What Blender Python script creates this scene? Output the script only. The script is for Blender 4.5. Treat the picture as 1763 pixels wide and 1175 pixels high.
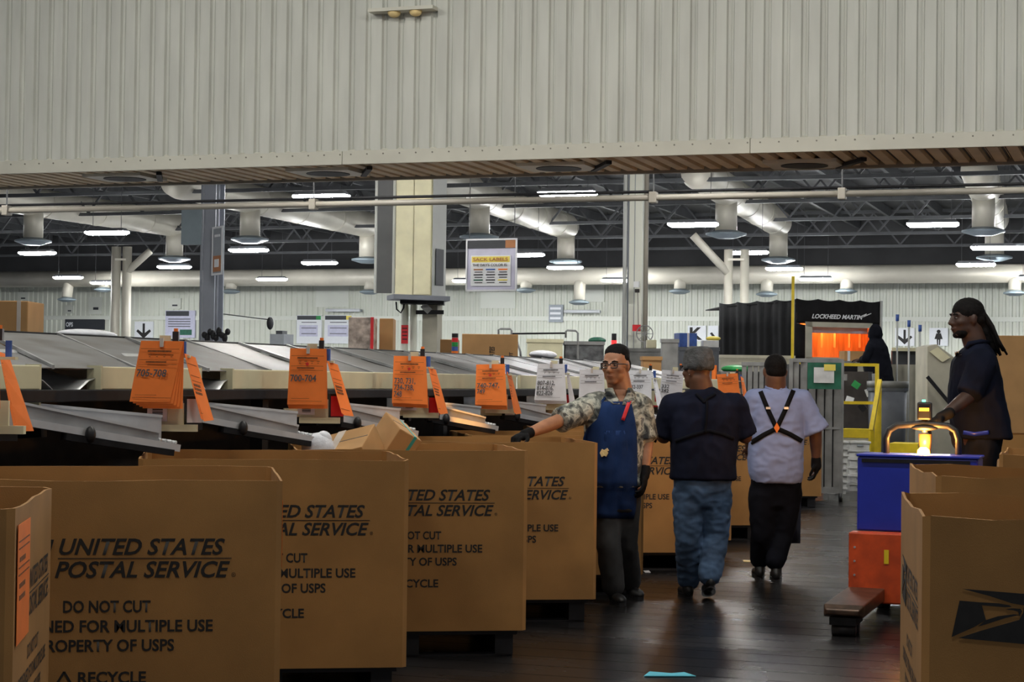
import bpy, bmesh, math, random
from mathutils import Vector, Matrix, noise
from mathutils.bvhtree import BVHTree
random.seed(7)
for o in list(bpy.data.objects): bpy.data.objects.remove(o)
SC = bpy.context.scene
COL = SC.collection
R = math.radians
# ------------------------------------------------------------------ camera
F = 3200.0; CX, CY = 881.5, 587.5; EYE = 1.52; YAW = R(19.0)
cam_d = bpy.data.cameras.new('camera'); cam = bpy.data.objects.new('camera', cam_d); COL.objects.link(cam)
cam_d.sensor_width = 36.0; cam_d.lens = F/1763*36.0; cam_d.clip_end = 400
CAMR = Matrix.Rotation(YAW, 4, 'Z') @ Matrix.Rotation(R(90+1.2), 4, 'X') @ Matrix.Rotation(R(0.75), 4, 'Z')
cam.matrix_world = Matrix.Translation((0, 0, EYE)) @ CAMR
SC.camera = cam
# ------------------------------------------------------------------ world, exposure
W = bpy.data.worlds.new('world'); SC.world = W; W.use_nodes = True
W.node_tree.nodes['Background'].inputs[0].default_value = (0.80, 0.85, 0.93, 1)
W.node_tree.nodes['Background'].inputs[1].default_value = 0.27
SC.view_settings.view_transform = 'Standard'; SC.view_settings.look = 'None'
SC.view_settings.gamma = 1.0; SC.view_settings.use_curve_mapping = False
SC.view_settings.exposure = 0.33
LAMP_FAR = 175.0; LAMP_MID = 80.0; LAMP_NEAR = 44.0

# ------------------------------------------------------------------ picking points of the place
CO = Vector((0, 0, EYE)); C3 = CAMR.to_3x3()
CR = Vector((math.cos(YAW), math.sin(YAW), 0)); CF = Vector((-math.sin(YAW), math.cos(YAW), 0)); UP = Vector((0, 0, 1))
def ray(px, py): return C3 @ Vector(((px-CX)/F, -(py-CY)/F, -1.0))
def P(px, py, Z): return CO + ray(px, py)*Z
def PZ(px, py, z): d = ray(px, py); return CO + d*((z-EYE)/d.z)
def PX(px, py, x): d = ray(px, py); return CO + d*(x/d.x)
def PY(px, py, y): d = ray(px, py); return CO + d*(y/d.y)

TMP = bpy.data.scenes.new('bake')
def bake(o):
    TMP.collection.objects.link(o); vl = TMP.view_layers[0]; vl.update(); dg = vl.depsgraph
    me = bpy.data.meshes.new_from_object(o.evaluated_get(dg)); bpy.data.objects.remove(o); return me
# ------------------------------------------------------------------ tagging and building
def tag(o, label=None, cat=None, group=None, kind=None):
    if label: o['label'] = label
    if cat: o['category'] = cat
    if group: o['group'] = group
    if kind: o['kind'] = kind
    return o
def empty(name, loc=(0, 0, 0), rz=0.0, label=None, cat=None, group=None, kind=None):
    o = bpy.data.objects.new(name, None); COL.objects.link(o); o.empty_display_size = 0.1
    o.location = loc; o.rotation_euler = (0, 0, rz)
    return tag(o, label, cat, group, kind)
def wloc(o):
    v = Vector((0, 0, 0))
    while o is not None: v = v + Vector(o.location); o = o.parent
    return v
KIDS = {}
def link(name, me, parent=None):
    o = bpy.data.objects.new(name, me); COL.objects.link(o)
    if parent is not None: o.parent = parent; KIDS.setdefault(parent.name, []).append(o)
    return o
def copy_tree(o, parent=None):
    c = o.copy(); COL.objects.link(c)
    if parent is not None: c.parent = parent; KIDS.setdefault(parent.name, []).append(c)
    for ch in list(KIDS.get(o.name, [])): copy_tree(ch, c)
    return c
class MB:
    def __init__(s): s.v = []; s.f = []
    def add(s, vs, fs):
        n = len(s.v); s.v += [tuple(v) for v in vs]; s.f += [tuple(i+n for i in f) for f in fs]; return s
    def box(s, c, size, M=None):
        x, y, z = size[0]/2, size[1]/2, size[2]/2
        vs = [Vector((a*x, b*y, d*z)) for d in (-1, 1) for a, b in ((-1, -1), (1, -1), (1, 1), (-1, 1))]
        if M is not None: vs = [M @ v for v in vs]
        return s.add([v+Vector(c) for v in vs], [(3, 2, 1, 0), (4, 5, 6, 7), (0, 1, 5, 4), (1, 2, 6, 5), (2, 3, 7, 6), (3, 0, 4, 7)])
    def bb(s, a, b): return s.box([(a[i]+b[i])/2 for i in range(3)], [abs(a[i]-b[i]) for i in range(3)])
    def beam(s, a, b, w, h, up=UP):
        a, b = Vector(a), Vector(b); d = (b-a).normalized(); sd = d.cross(Vector(up))
        if sd.length < 1e-4: sd = d.cross(Vector((1, 0, 0)))
        sd.normalize(); u = sd.cross(d)
        vs = [p + sd*(i*w/2) + u*(j*h/2) for p in (a, b) for i, j in ((-1, -1), (1, -1), (1, 1), (-1, 1))]
        return s.add(vs, [(3, 2, 1, 0), (4, 5, 6, 7), (0, 1, 5, 4), (1, 2, 6, 5), (2, 3, 7, 6), (3, 0, 4, 7)])
    def loft(s, rings, closed=False, caps=True):
        n = len(rings[0]); vs = [p for r in rings for p in r]; m = len(rings); fs = []
        for i in range(m-1 if not closed else m):
            for j in range(n):
                fs.append((i*n+j, i*n+(j+1) % n, ((i+1) % m)*n+(j+1) % n, ((i+1) % m)*n+j))
        if caps and not closed: fs += [tuple(reversed(range(n))), tuple(range((m-1)*n, m*n))]
        return s.add(vs, fs)
    def tube(s, path, r, n=10, closed=False):
        path = [Vector(p) for p in path]; m = len(path); rings = []; prev = None
        for i, p in enumerate(path):
            if closed: t = path[(i+1) % m]-path[i-1]
            else: t = path[min(i+1, m-1)]-path[max(i-1, 0)]
            t.normalize()
            if prev is None: a = t.orthogonal().normalized()
            else:
                a = prev - t*prev.dot(t); a.normalize()
            prev = a; b = t.cross(a); rr = r[i] if isinstance(r, (list, tuple)) else r
            rings.append([p + (a*math.cos(2*math.pi*k/n)+b*math.sin(2*math.pi*k/n))*rr for k in range(n)])
        return s.loft(rings, closed)
    def cyl(s, a, b, r0, r1=None, n=16): return s.tube([a, b], [r0, r0 if r1 is None else r1], n)
    def ell(s, c, rad, fr=None, n=14, m=9):
        c = Vector(c); fr = fr or (Vector((1, 0, 0)), Vector((0, 1, 0)), UP)
        vs = [c - fr[2]*rad[2]]
        for i in range(1, m):
            t = math.pi*i/m
            for j in range(n):
                a = 2*math.pi*j/n
                vs.append(c + fr[0]*(rad[0]*math.sin(t)*math.cos(a)) + fr[1]*(rad[1]*math.sin(t)*math.sin(a)) - fr[2]*(rad[2]*math.cos(t)))
        vs.append(c + fr[2]*rad[2]); L = len(vs)-1; fs = []
        for j in range(n):
            fs.append((0, 1+(j+1) % n, 1+j)); fs.append((L, L-n+j, L-n+(j+1) % n))
            for i in range(m-2): fs.append((1+i*n+j, 1+i*n+(j+1) % n, 1+(i+1)*n+(j+1) % n, 1+(i+1)*n+j))
        return s.add(vs, fs)
    def limb(s, pts, n=14):
        for (a, ra), (b, rb) in zip(pts[:-1], pts[1:]): s.cyl(a, b, ra, rb, n)
        for a, ra in pts: s.ell(a, (ra, ra, ra), None, n, 8)
        return s
    def prism(s, poly, e):
        poly = [Vector(p) for p in poly]; e = Vector(e); n = len(poly)
        return s.add(poly+[p+e for p in poly], [tuple(range(n)), tuple(range(2*n-1, n-1, -1))] + [(i, i+n, (i+1) % n+n, (i+1) % n) for i in range(n)])
    def sheet(s, grid, t, nrm=None):
        """grid[i][j] points -> sheet with thickness t along the vertex normal"""
        m, n = len(grid), len(grid[0]); top = []; bot = []
        for i in range(m):
            for j in range(n):
                du = grid[i][min(j+1, n-1)]-grid[i][max(j-1, 0)]; dv = grid[min(i+1, m-1)][j]-grid[max(i-1, 0)][j]
                nn = nrm or du.cross(dv).normalized()
                top.append(grid[i][j]); bot.append(grid[i][j]-nn*t)
        q = lambda i, j: i*n+j; K = m*n; fs = []
        for i in range(m-1):
            for j in range(n-1):
                fs.append((q(i, j), q(i, j+1), q(i+1, j+1), q(i+1, j))); fs.append((K+q(i, j), K+q(i+1, j), K+q(i+1, j+1), K+q(i, j+1)))
        for j in range(n-1):
            fs.append((q(0, j+1), q(0, j), K+q(0, j), K+q(0, j+1))); fs.append((q(m-1, j), q(m-1, j+1), K+q(m-1, j+1), K+q(m-1, j)))
        for i in range(m-1):
            fs.append((q(i, 0), q(i+1, 0), K+q(i+1, 0), K+q(i, 0))); fs.append((q(i+1, n-1), q(i, n-1), K+q(i, n-1), K+q(i+1, n-1)))
        return s.add(top+bot, fs)
    def mesh(s, name, mat, smooth=False, off=Vector((0, 0, 0)), fix=True):
        me = bpy.data.meshes.new(name); me.from_pydata([(v[0]-off.x, v[1]-off.y, v[2]-off.z) for v in s.v], [], s.f)
        if fix:
            bm = bmesh.new(); bm.from_mesh(me); bmesh.ops.recalc_face_normals(bm, faces=bm.faces); bm.to_mesh(me); bm.free()
        if mat is not None: me.materials.append(mat)
        if smooth:
            for p in me.polygons: p.use_smooth = True
        me.update(); return me
    def build(s, name, mat, parent=None, smooth=False, bevel=0.0, label=None, cat=None, group=None, kind=None, base=True):
        off = wloc(parent)
        loc = None
        if parent is None and base and s.v:
            xs = [v[0] for v in s.v]; ys = [v[1] for v in s.v]; zs = [v[2] for v in s.v]
            loc = Vector(((min(xs)+max(xs))/2, (min(ys)+max(ys))/2, min(zs))); off = loc
        me = s.mesh(name, mat, smooth, off); o = link(name, me, parent)
        if loc is not None: o.location = loc
        if bevel:
            b = o.modifiers.new('bevel', 'BEVEL'); b.width = bevel; b.segments = 2; b.limit_method = 'ANGLE'; b.angle_limit = R(40)
        return tag(o, label, cat, group, kind)

# ------------------------------------------------------------------ materials
def mat(name, col, rough=0.6, metal=0.0, var=0.12, scale=8.0, bump=0.0, bscale=60.0, stretch=None, emit=0.0, spec=None, col2=None, detail=4.0, rvar=0.0, alpha=1.0, trans=0.0):
    m = bpy.data.materials.new(name); m.use_nodes = True; nt = m.node_tree; N = nt.nodes; L = nt.links
    b = N['Principled BSDF']; b.inputs['Roughness'].default_value = rough; b.inputs['Metallic'].default_value = metal
    if spec is not None: b.inputs['Specular IOR Level'].default_value = spec
    tc = N.new('ShaderNodeNewGeometry'); mp = N.new('ShaderNodeMapping'); L.new(tc.outputs['Position'], mp.inputs[0])
    if stretch: mp.inputs['Scale'].default_value = stretch
    nz = N.new('ShaderNodeTexNoise'); nz.inputs['Scale'].default_value = scale; nz.inputs['Detail'].default_value = detail; L.new(mp.outputs[0], nz.inputs['Vector'])
    rp = N.new('ShaderNodeValToRGB'); L.new(nz.outputs['Fac'], rp.inputs[0])
    c2 = col2 if col2 else tuple(max(0, c*(1-var*1.6)) for c in col); c1 = col if col2 else tuple(min(1, c*(1+var*0.6)) for c in col)
    rp.color_ramp.elements[0].position = 0.32; rp.color_ramp.elements[0].color = (*c2, 1)
    rp.color_ramp.elements[1].position = 0.68; rp.color_ramp.elements[1].color = (*c1, 1)
    L.new(rp.outputs[0], b.inputs['Base Color'])
    if rvar:
        mr = N.new('ShaderNodeMapRange'); mr.inputs['To Min'].default_value = max(0.02, rough-rvar); mr.inputs['To Max'].default_value = min(1, rough+rvar)
        L.new(nz.outputs['Fac'], mr.inputs['Value']); L.new(mr.outputs[0], b.inputs['Roughness'])
    if bump:
        n2 = N.new('ShaderNodeTexNoise'); n2.inputs['Scale'].default_value = bscale; n2.inputs['Detail'].default_value = 3; L.new(mp.outputs[0], n2.inputs['Vector'])
        bp = N.new('ShaderNodeBump'); bp.inputs['Strength'].default_value = bump; bp.inputs['Distance'].default_value = 0.01
        L.new(n2.outputs['Fac'], bp.inputs['Height']); L.new(bp.outputs[0], b.inputs['Normal'])
    if emit:
        b.inputs['Emission Color'].default_value = (*col, 1); b.inputs['Emission Strength'].default_value = emit
    if trans: b.inputs['Transmission Weight'].default_value = trans
    if alpha < 1: b.inputs['Alpha'].default_value = alpha
    return m
M = {}
M['card'] = mat('cardboard', (0.405, 0.205, 0.062), 0.85, var=0.10, scale=3.5, bump=0.12, bscale=300)
M['card2'] = mat('cardboard_light', (0.46, 0.26, 0.105), 0.85, var=0.10, scale=4, bump=0.12, bscale=300)
M['ink'] = mat('ink', (0.018, 0.016, 0.015), 0.7, var=0.2, scale=40)
M['ink_grey'] = mat('faded_ink', (0.10, 0.10, 0.11), 0.8, var=0.3, scale=80)
M['ink_brown'] = mat('ink_on_orange', (0.25, 0.075, 0.015), 0.8, var=0.3, scale=80)
M['orange'] = mat('orange_paper', (0.95, 0.22, 0.03), 0.75, var=0.05, scale=9)
M['white_paper'] = mat('white_paper', (0.72, 0.73, 0.78), 0.75, var=0.05, scale=9)
M['red_dot'] = mat('red_print', (0.75, 0.03, 0.02), 0.7)
M['steel'] = mat('galvanised_steel', (0.42, 0.43, 0.44), 0.38, 0.35, var=0.20, scale=5, rvar=0.10, bump=0.03, bscale=20, detail=7)
M['steel_worn'] = mat('worn_steel', (0.235, 0.24, 0.245), 0.45, 0.3, var=0.28, scale=5, rvar=0.12, detail=10, col2=(0.14, 0.13, 0.12))
M['steel_bright'] = mat('bright_steel', (0.68, 0.69, 0.70), 0.30, 0.45, var=0.08, scale=8)
M['cream'] = mat('cream_paint', (0.70, 0.665, 0.45), 0.6, var=0.06, scale=5)
M['black_metal'] = mat('black_metal', (0.014, 0.014, 0.016), 0.55, var=0.25, scale=15, spec=0.2)
M['black_plastic'] = mat('black_plastic', (0.015, 0.015, 0.017), 0.45, var=0.25, scale=18)
M['dark_under'] = mat('dark_brown_steel', (0.035, 0.028, 0.024), 0.7, var=0.25, scale=6)
M['header'] = mat('header_sheet_metal', (0.60, 0.61, 0.56), 0.55, var=0.07, scale=2.2, stretch=(3, 3, 0.5))
M['trim'] = mat('trim_sheet_metal', (0.62, 0.61, 0.53), 0.5, var=0.05, scale=3)
M['soffit'] = mat('soffit_sheet_metal', (0.72, 0.60, 0.42), 0.6, var=0.10, scale=3)
M['wallb'] = mat('rear_wall_metal', (0.64, 0.66, 0.57), 0.5, var=0.05, scale=0.5)
M['patch'] = mat('rear_wall_patch', (0.68, 0.70, 0.62), 0.5, var=0.03, scale=0.6)
M['duct'] = mat('duct_paint', (0.60, 0.565, 0.47), 0.45, 0.15, var=0.10, scale=0.8)
M['duct_blue'] = mat('diffuser_grey', (0.20, 0.25, 0.28), 0.5, var=0.1, scale=2)
M['roof'] = mat('roof_deck', (0.045, 0.045, 0.046), 0.7, var=0.2, scale=0.6)
M['truss'] = mat('truss_grey', (0.085, 0.088, 0.092), 0.6, var=0.15, scale=2)
M['pipe'] = mat('pipe_beige', (0.27, 0.25, 0.21), 0.5, var=0.1, scale=2)
M['column'] = mat('column_paint', (0.50, 0.52, 0.50), 0.5, var=0.08, scale=1.5)
M['column_blue'] = mat('column_blue_grey', (0.24, 0.26, 0.30), 0.5, var=0.12, scale=1.5)
M['fixture'] = mat('lamp_housing', (0.30, 0.31, 0.33), 0.5, var=0.05)
M['lamp_far'] = mat('lamp_lens', (0.96, 0.98, 1.0), 0.4, var=0.0, emit=LAMP_FAR)
M['lamp_mid'] = mat('added_lens_mid', (1.0, 0.97, 0.92), 0.4, var=0.0, emit=LAMP_MID)
M['lamp_near'] = mat('added_lens_near', (1.0, 0.97, 0.89), 0.4, var=0.0, emit=LAMP_NEAR)
M['blue'] = mat('blue_enamel', (0.012, 0.028, 0.36), 0.35, var=0.10, scale=5)
M['redorange'] = mat('orange_enamel', (0.62, 0.075, 0.012), 0.45, var=0.22, scale=7)
M['yellow'] = mat('yellow_paint', (0.78, 0.58, 0.015), 0.5, var=0.12, scale=6)
M['fork'] = mat('worn_fork_steel', (0.12, 0.07, 0.045), 0.35, 0.5, var=0.4, scale=9)
M['grey_plastic'] = mat('grey_plastic', (0.10, 0.11, 0.13), 0.5, var=0.1, scale=6)
M['tray_white'] = mat('white_tray_plastic', (0.62, 0.63, 0.62), 0.5, var=0.12, scale=7)
M['cage'] = mat('grey_cage_metal', (0.27, 0.275, 0.27), 0.5, 0.3, var=0.18, scale=5)
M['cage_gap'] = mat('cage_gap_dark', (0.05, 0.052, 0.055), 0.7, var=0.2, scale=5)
M['green'] = mat('green_plastic', (0.015, 0.12, 0.07), 0.5, var=0.2, scale=10)
M['green_bright'] = mat('bright_green_bag', (0.02, 0.30, 0.07), 0.4, var=0.2, scale=10)
M['canvas'] = mat('grey_canvas', (0.12, 0.125, 0.13), 0.8, var=0.45, scale=9, bump=0.3, bscale=14)
M['curtain'] = mat('black_curtain', (0.010, 0.010, 0.011), 0.8, var=0.2, scale=4, spec=0.2)
M['beige_plastic'] = mat('beige_plastic', (0.46, 0.44, 0.35), 0.6, var=0.1, scale=4)
M['wrap'] = mat('plastic_wrap', (0.50, 0.42, 0.37), 0.22, var=0.35, scale=16, bump=0.5, bscale=22, detail=7)
M['red'] = mat('red_paint', (0.70, 0.02, 0.03), 0.5, var=0.1)
M['blue_light'] = mat('blue_card', (0.05, 0.12, 0.42), 0.6, var=0.15, scale=12)
M['teal'] = mat('teal_tape', (0.03, 0.32, 0.30), 0.5, var=0.1)
M['clear_tape'] = mat('clear_tape', (0.62, 0.56, 0.50), 0.3, var=0.1)
M['white_bag'] = mat('white_poly_bag', (0.70, 0.72, 0.78), 0.4, var=0.1, scale=14, bump=0.4, bscale=25)
M['cyan'] = mat('cyan_paper', (0.10, 0.50, 0.66), 0.7, var=0.05)
M['scrap'] = mat('scrap_paper', (0.80, 0.62, 0.30), 0.8, var=0.1)
M['dark_pallet'] = mat('black_pallet', (0.010, 0.010, 0.013), 0.6, var=0.2, scale=10)
M['sign_white'] = mat('sign_white', (0.74, 0.76, 0.78), 0.5, var=0.02)
M['sign_grey'] = mat('sign_grey', (0.30, 0.33, 0.36), 0.5, var=0.05)
M['sign_dark'] = mat('sign_dark', (0.035, 0.038, 0.045), 0.5, var=0.05)
M['sign_brown'] = mat('sign_brown', (0.42, 0.17, 0.06), 0.5, var=0.05)
M['sign_yellow'] = mat('sign_yellow', (0.80, 0.66, 0.12), 0.5, var=0.05)
M['sign_lilac'] = mat('sign_lilac', (0.55, 0.55, 0.68), 0.5, var=0.05)
M['amber'] = mat('amber_lamp', (1.0, 0.42, 0.05), 0.3, emit=16.0)
M['amber_dim'] = mat('amber_display', (1.0, 0.40, 0.04), 0.3, emit=1.6)
M['led'] = mat('green_led', (0.15, 1.0, 0.6), 0.3, emit=3.0)
M['red_lamp'] = mat('red_stack_lamp', (1.0, 0.03, 0.03), 0.3, emit=1.2)
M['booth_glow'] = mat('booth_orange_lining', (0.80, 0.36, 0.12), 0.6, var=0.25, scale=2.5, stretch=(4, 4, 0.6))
M['bolt'] = mat('screw_head', (0.25, 0.24, 0.2), 0.5, 0.5)
# floor: dark worn blocks with scratches
def floor_mat():
    m = mat('dark_block_floor', (0.017, 0.016, 0.017), 0.27, var=0.45, scale=1.2, stretch=(0.8, 1.2, 1), rvar=0.05, detail=6, spec=0.5)
    nt = m.node_tree; N = nt.nodes; L = nt.links; b = N['Principled BSDF']
    tc = N.new('ShaderNodeNewGeometry'); src = b.inputs['Base Color'].links[0].from_socket
    for k, (rot, sc) in enumerate(((0.5, (60, 1.2, 1)), (-0.65, (80, 1.6, 1)))):
        mp = N.new('ShaderNodeMapping'); mp.inputs['Rotation'].default_value = (0, 0, rot); mp.inputs['Scale'].default_value = sc
        L.new(tc.outputs['Position'], mp.inputs[0]); nz = N.new('ShaderNodeTexNoise'); nz.inputs['Scale'].default_value = 1.0; nz.inputs['Detail'].default_value = 2
        L.new(mp.outputs[0], nz.inputs['Vector']); rp = N.new('ShaderNodeValToRGB'); rp.color_ramp.elements[0].position = 0.68; rp.color_ramp.elements[1].position = 0.74
        rp.color_ramp.elements[0].color = (0, 0, 0, 1); rp.color_ramp.elements[1].color = (0.25, 0.25, 0.25, 1); L.new(nz.outputs['Fac'], rp.inputs[0])
        mx = N.new('ShaderNodeMix'); mx.data_type = 'RGBA'; L.new(rp.outputs[0], mx.inputs[0]); L.new(src, mx.inputs[6]); mx.inputs[7].default_value = (0.16, 0.16, 0.17, 1)
        src = mx.outputs[2]
    L.new(src, b.inputs['Base Color'])
    return m
M['floor'] = floor_mat()
M['joint'] = mat('floor_joint_sheen', (0.26, 0.26, 0.27), 0.55, var=0.3, scale=3)  # pale colour stands in for the bright reflection along the floor joints
def camo_mat():
    m = mat('camouflage_cloth', (0.36, 0.37, 0.34), 0.85, var=0.1, scale=8)
    nt = m.node_tree; N = nt.nodes; L = nt.links; b = N['Principled BSDF']
    nz = [n for n in N if n.type == 'TEX_NOISE'][0]; nz.inputs['Scale'].default_value = 15; nz.inputs['Detail'].default_value = 2.2; nz.inputs['Distortion'].default_value = 0.8
    rp = [n for n in N if n.type == 'VALTORGB'][0]; cr = rp.color_ramp; cr.interpolation = 'CONSTANT'
    cr.elements[0].position = 0.0; cr.elements[0].color = (0.035, 0.038, 0.04, 1); cr.elements[1].position = 0.40; cr.elements[1].color = (0.13, 0.135, 0.12, 1)
    e = cr.elements.new(0.50); e.color = (0.30, 0.31, 0.27, 1); e = cr.elements.new(0.57); e.color = (0.47, 0.47, 0.40, 1)
    e = cr.elements.new(0.66); e.color = (0.17, 0.175, 0.17, 1)
    return m
M['camo'] = camo_mat()
M['apron'] = mat('blue_denim_apron', (0.014, 0.036, 0.12), 0.9, spec=0.15, var=0.25, scale=6, bump=0.15, bscale=200)
M['navy'] = mat('navy_cloth', (0.010, 0.012, 0.026), 0.9, var=0.25, scale=6, spec=0.1)
M['navy2'] = mat('dark_navy_shirt', (0.007, 0.009, 0.020), 0.9, var=0.25, scale=6, spec=0.1)
M['jeans'] = mat('blue_jeans', (0.065, 0.12, 0.22), 0.9, var=0.35, scale=5, bump=0.15, bscale=200)
M['dark_trousers'] = mat('dark_trousers', (0.007, 0.008, 0.013), 0.9, var=0.25, scale=6, spec=0.1)
M['grey_trousers'] = mat('grey_work_trousers', (0.035, 0.035, 0.036), 0.9, var=0.3, scale=6)
M['shirt_blue'] = mat('light_blue_shirt', (0.26, 0.31, 0.52), 0.9, spec=0.15, var=0.05, scale=5)
M['skin_tan'] = mat('skin_tan', (0.40, 0.185, 0.10), 0.5, var=0.12, scale=14)
M['skin_brown'] = mat('skin_brown', (0.060, 0.028, 0.018), 0.5, var=0.12, scale=14)
M['skin_brown2'] = mat('skin_warm_brown', (0.15, 0.068, 0.038), 0.5, var=0.12, scale=14)
M['hair'] = mat('black_hair', (0.008, 0.007, 0.007), 0.75, spec=0.15, var=0.3, scale=60, bump=0.4, bscale=160)
M['glove'] = mat('black_glove', (0.008, 0.008, 0.009), 0.8, var=0.2, scale=20, spec=0.15)
M['shoe'] = mat('black_shoe', (0.010, 0.010, 0.011), 0.5, var=0.2, scale=20)
M['beanie'] = mat('grey_knit', (0.085, 0.087, 0.09), 0.95, var=0.3, scale=20, bump=0.5, bscale=120)
M['eye_white'] = mat('eye_white', (0.16, 0.14, 0.13), 0.5, var=0.02)
M['iris'] = mat('iris_dark', (0.012, 0.008, 0.006), 0.25, var=0.02)
M['lip'] = mat('lip', (0.24, 0.09, 0.065), 0.5, var=0.05)
M['lip_dark'] = mat('lip_dark', (0.09, 0.035, 0.028), 0.5, var=0.05)
M['strap'] = mat('black_strap', (0.008, 0.008, 0.009), 0.8, var=0.15, scale=20, spec=0.1)
M['lens'] = mat('spectacle_lens', (0.85, 0.86, 0.9), 0.05, var=0.0, trans=1.0, alpha=0.12)
M['cup'] = mat('clear_cup', (0.30, 0.16, 0.07), 0.3, var=0.05, trans=0.4)

# ------------------------------------------------------------------ lettering (flat print, 1.2 mm proud)
TXT = {}
def text_mesh(body, width, cap, material, shear=0.0, bold=0.0):
    key = (body, round(width, 4), round(cap, 4), material.name, shear, bold)
    if key in TXT: return TXT[key]
    cu = bpy.data.curves.new('lettering', 'FONT'); cu.body = body; cu.size = 1.0; cu.shear = shear; cu.offset = bold; cu.resolution_u = 3
    o = bpy.data.objects.new('lettering', cu); me = bake(o); bpy.data.curves.remove(cu)
    xs = [v.co.x for v in me.vertices]; ys = [v.co.y for v in me.vertices]
    x0, x1 = min(xs), max(xs); y1 = 0.70
    sx = width/(x1-x0); sy = cap/y1
    for v in me.vertices: v.co = Vector(((v.co.x-x0)*sx, 0.0, v.co.y*sy))
    me.name = 'lettering'; me.materials.clear(); me.materials.append(material); me.update()
    TXT[key] = me; return me
def put_text(parent, body, x, y, z, width, cap, material, shear=0.0, bold=0.0, rot=(0, 0, 0), name='lettering'):
    o = link(name, text_mesh(body, width, cap, material, shear, bold), parent); o.location = (x, y, z); o.rotation_euler = rot
    return o
# ================================================================== THE SETTING
# floor with raised strips
fb = MB().bb((-62, -9, -0.25), (32, 78, -0.006)); floor = fb.build('floor', M['joint'], kind='structure', base=False)
pm = MB().box((0, 0, -0.006), (14.0, 0.292, 0.012)).mesh('plank', M['floor'])
for i in range(110):
    o = link('plank', pm, floor); o.location = (-1.0+((i % 3)-1)*0.2, 3.0+0.30*i, 0.0)
# header wall
YH = 14.85; ZB = PY(881, 276, YH).z; ZT = ZB+0.115; Y2 = PZ(881, 304, ZB).y
hd = MB().bb((-14.5, YH+0.03, ZB+0.05), (4.5, Y2, 7.6)).build('wall_front', M['dark_under'], kind='structure', base=False)
def rib_profile(nr=6, p=0.1523, d=0.028):
    pts = []
    for k in range(nr):
        x = k*p; pts += [(x, 0.0), (x+0.010, d), (x+0.098, d), (x+0.108, 0.0), (x+0.126, 0.0), (x+0.129, 0.006), (x+0.134, 0.006), (x+0.137, 0.0)]
    pts.append((nr*p, 0.0)); return pts
def rib_panel(name, material, height, nr=6, p=0.1523, d=0.028, th=0.004):
    pr = rib_profile(nr, p, d); g = [[Vector((x, -y, z)) for x, y in pr] for z in (0.0, height)]
    return MB().sheet(g, th, Vector((0, -1, 0))).mesh(name, material)
hp = rib_panel('panel', M['header'], 7.55-ZT)
random.seed(3)
for i in range(20):
    o = link('panel', hp, hd); o.location = (-14.2+0.9138*i, YH-0.002-0.003*(i % 2), ZT)
tb = MB(); tb.prism([(0, 0, 0), (0, -0.036, 0), (0, -0.036, 0.115), (0, 0, 0.135)], (3.6, 0, 0)); tm = tb.mesh('trim_strip', M['trim'])
sm = MB()
for k in range(24): sm.cyl((0.08+0.1523*k, -0.036, 0.085), (0.08+0.1523*k, -0.041, 0.085), 0.007, n=8)
sm = sm.mesh('screw_row', M['bolt'])
for i in range(5):
    o = link('trim_strip', tm, hd); o.location = (-13.9+3.606*i, YH, ZB)
    s = link('screw_row', sm, o); s['kind'] = 'stuff'
sp = rib_profile(); g = [[Vector((x, y, -d*1.3)) for x, d in sp] for y in (0.0, Y2-YH-0.05)]
sfm = MB().sheet(g, 0.004, Vector((0, 0, -1))).mesh('soffit_panel', M['soffit'])
for i in range(20):
    o = link('soffit_panel', sfm, hd); o.location = (-14.2+0.9138*i, YH+0.03, ZB+0.055)
MB().bb((-14.3, Y2-0.03, ZB-0.005), (4.4, Y2+0.03, ZB+0.12)).build('soffit_angle', M['pipe'], hd)
for px in (215, 565, 962, 1385):
    q = PZ(px, {215: 307, 565: 298, 962: 289, 1385: 284}[px], ZB); pl = MB().box((q.x, q.y, ZB+0.008), (0.62, 0.50, 0.03)).build('soffit_plate', M['trim'], hd)
    MB().cyl((q.x, q.y, ZB-0.012), (q.x, q.y, ZB+0.005), 0.20, n=24).build('vent_hole', M['black_metal'], pl)
    MB().box((q.x+0.40, q.y-0.05, ZB-0.003), (0.05, 0.62, 0.03), Matrix.Rotation(0.5, 3, 'Z')).build('slot', M['black_metal'], pl)
# small round lamps under a bracket on the header wall
lb = P(656, 3, 15.6); br = empty('lamp_bracket', (lb.x, YH-0.03, lb.z), label='white bracket with two amber round lamps high on the ribbed wall', cat='lamp')
MB().bb((lb.x-0.28, YH-0.16, lb.z), (lb.x+0.32, YH-0.03, lb.z+0.03)).build('plate', M['trim'], br)
for dx in (-0.06, 0.14):
    MB().ell((lb.x+dx, YH-0.10, lb.z-0.005), (0.058, 0.05, 0.045)).build('round_lamp', M['scrap'], br, smooth=True)
# roof
ceil = MB().bb((-62, -9, 8.2), (32, 78, 8.4)).build('ceiling', M['roof'], kind='structure', base=False)
def truss_mesh():
    t = MB(); n = 46; L = 92.0; st = L/n
    t.bb((-L/2, -0.07, 1.30), (L/2, 0.07, 1.42)); t.bb((-L/2, -0.07, 0.0), (L/2, 0.07, 0.10))
    for i in range(n):
        a = -L/2+i*st; t.beam((a, 0, 0.1), (a+st/2, 0, 1.3), 0.06, 0.06); t.beam((a+st/2, 0, 1.3), (a+st, 0, 0.1), 0.06, 0.06)
    return t.mesh('truss', M['truss'])
tmh = truss_mesh()
for y in (22, 30.5, 35, 41, 47, 53, 59, 65, 71):
    o = link('truss', tmh, ceil); o.location = (-15, y, 6.72)
jm = MB().bb((-0.06, 0, 0), (0.06, 55, 0.34)).mesh('joist', M['truss'])
for i in range(36):
    o = link('joist', jm, ceil); o.location = (-55+1.9*i, 21, 7.85)
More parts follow.
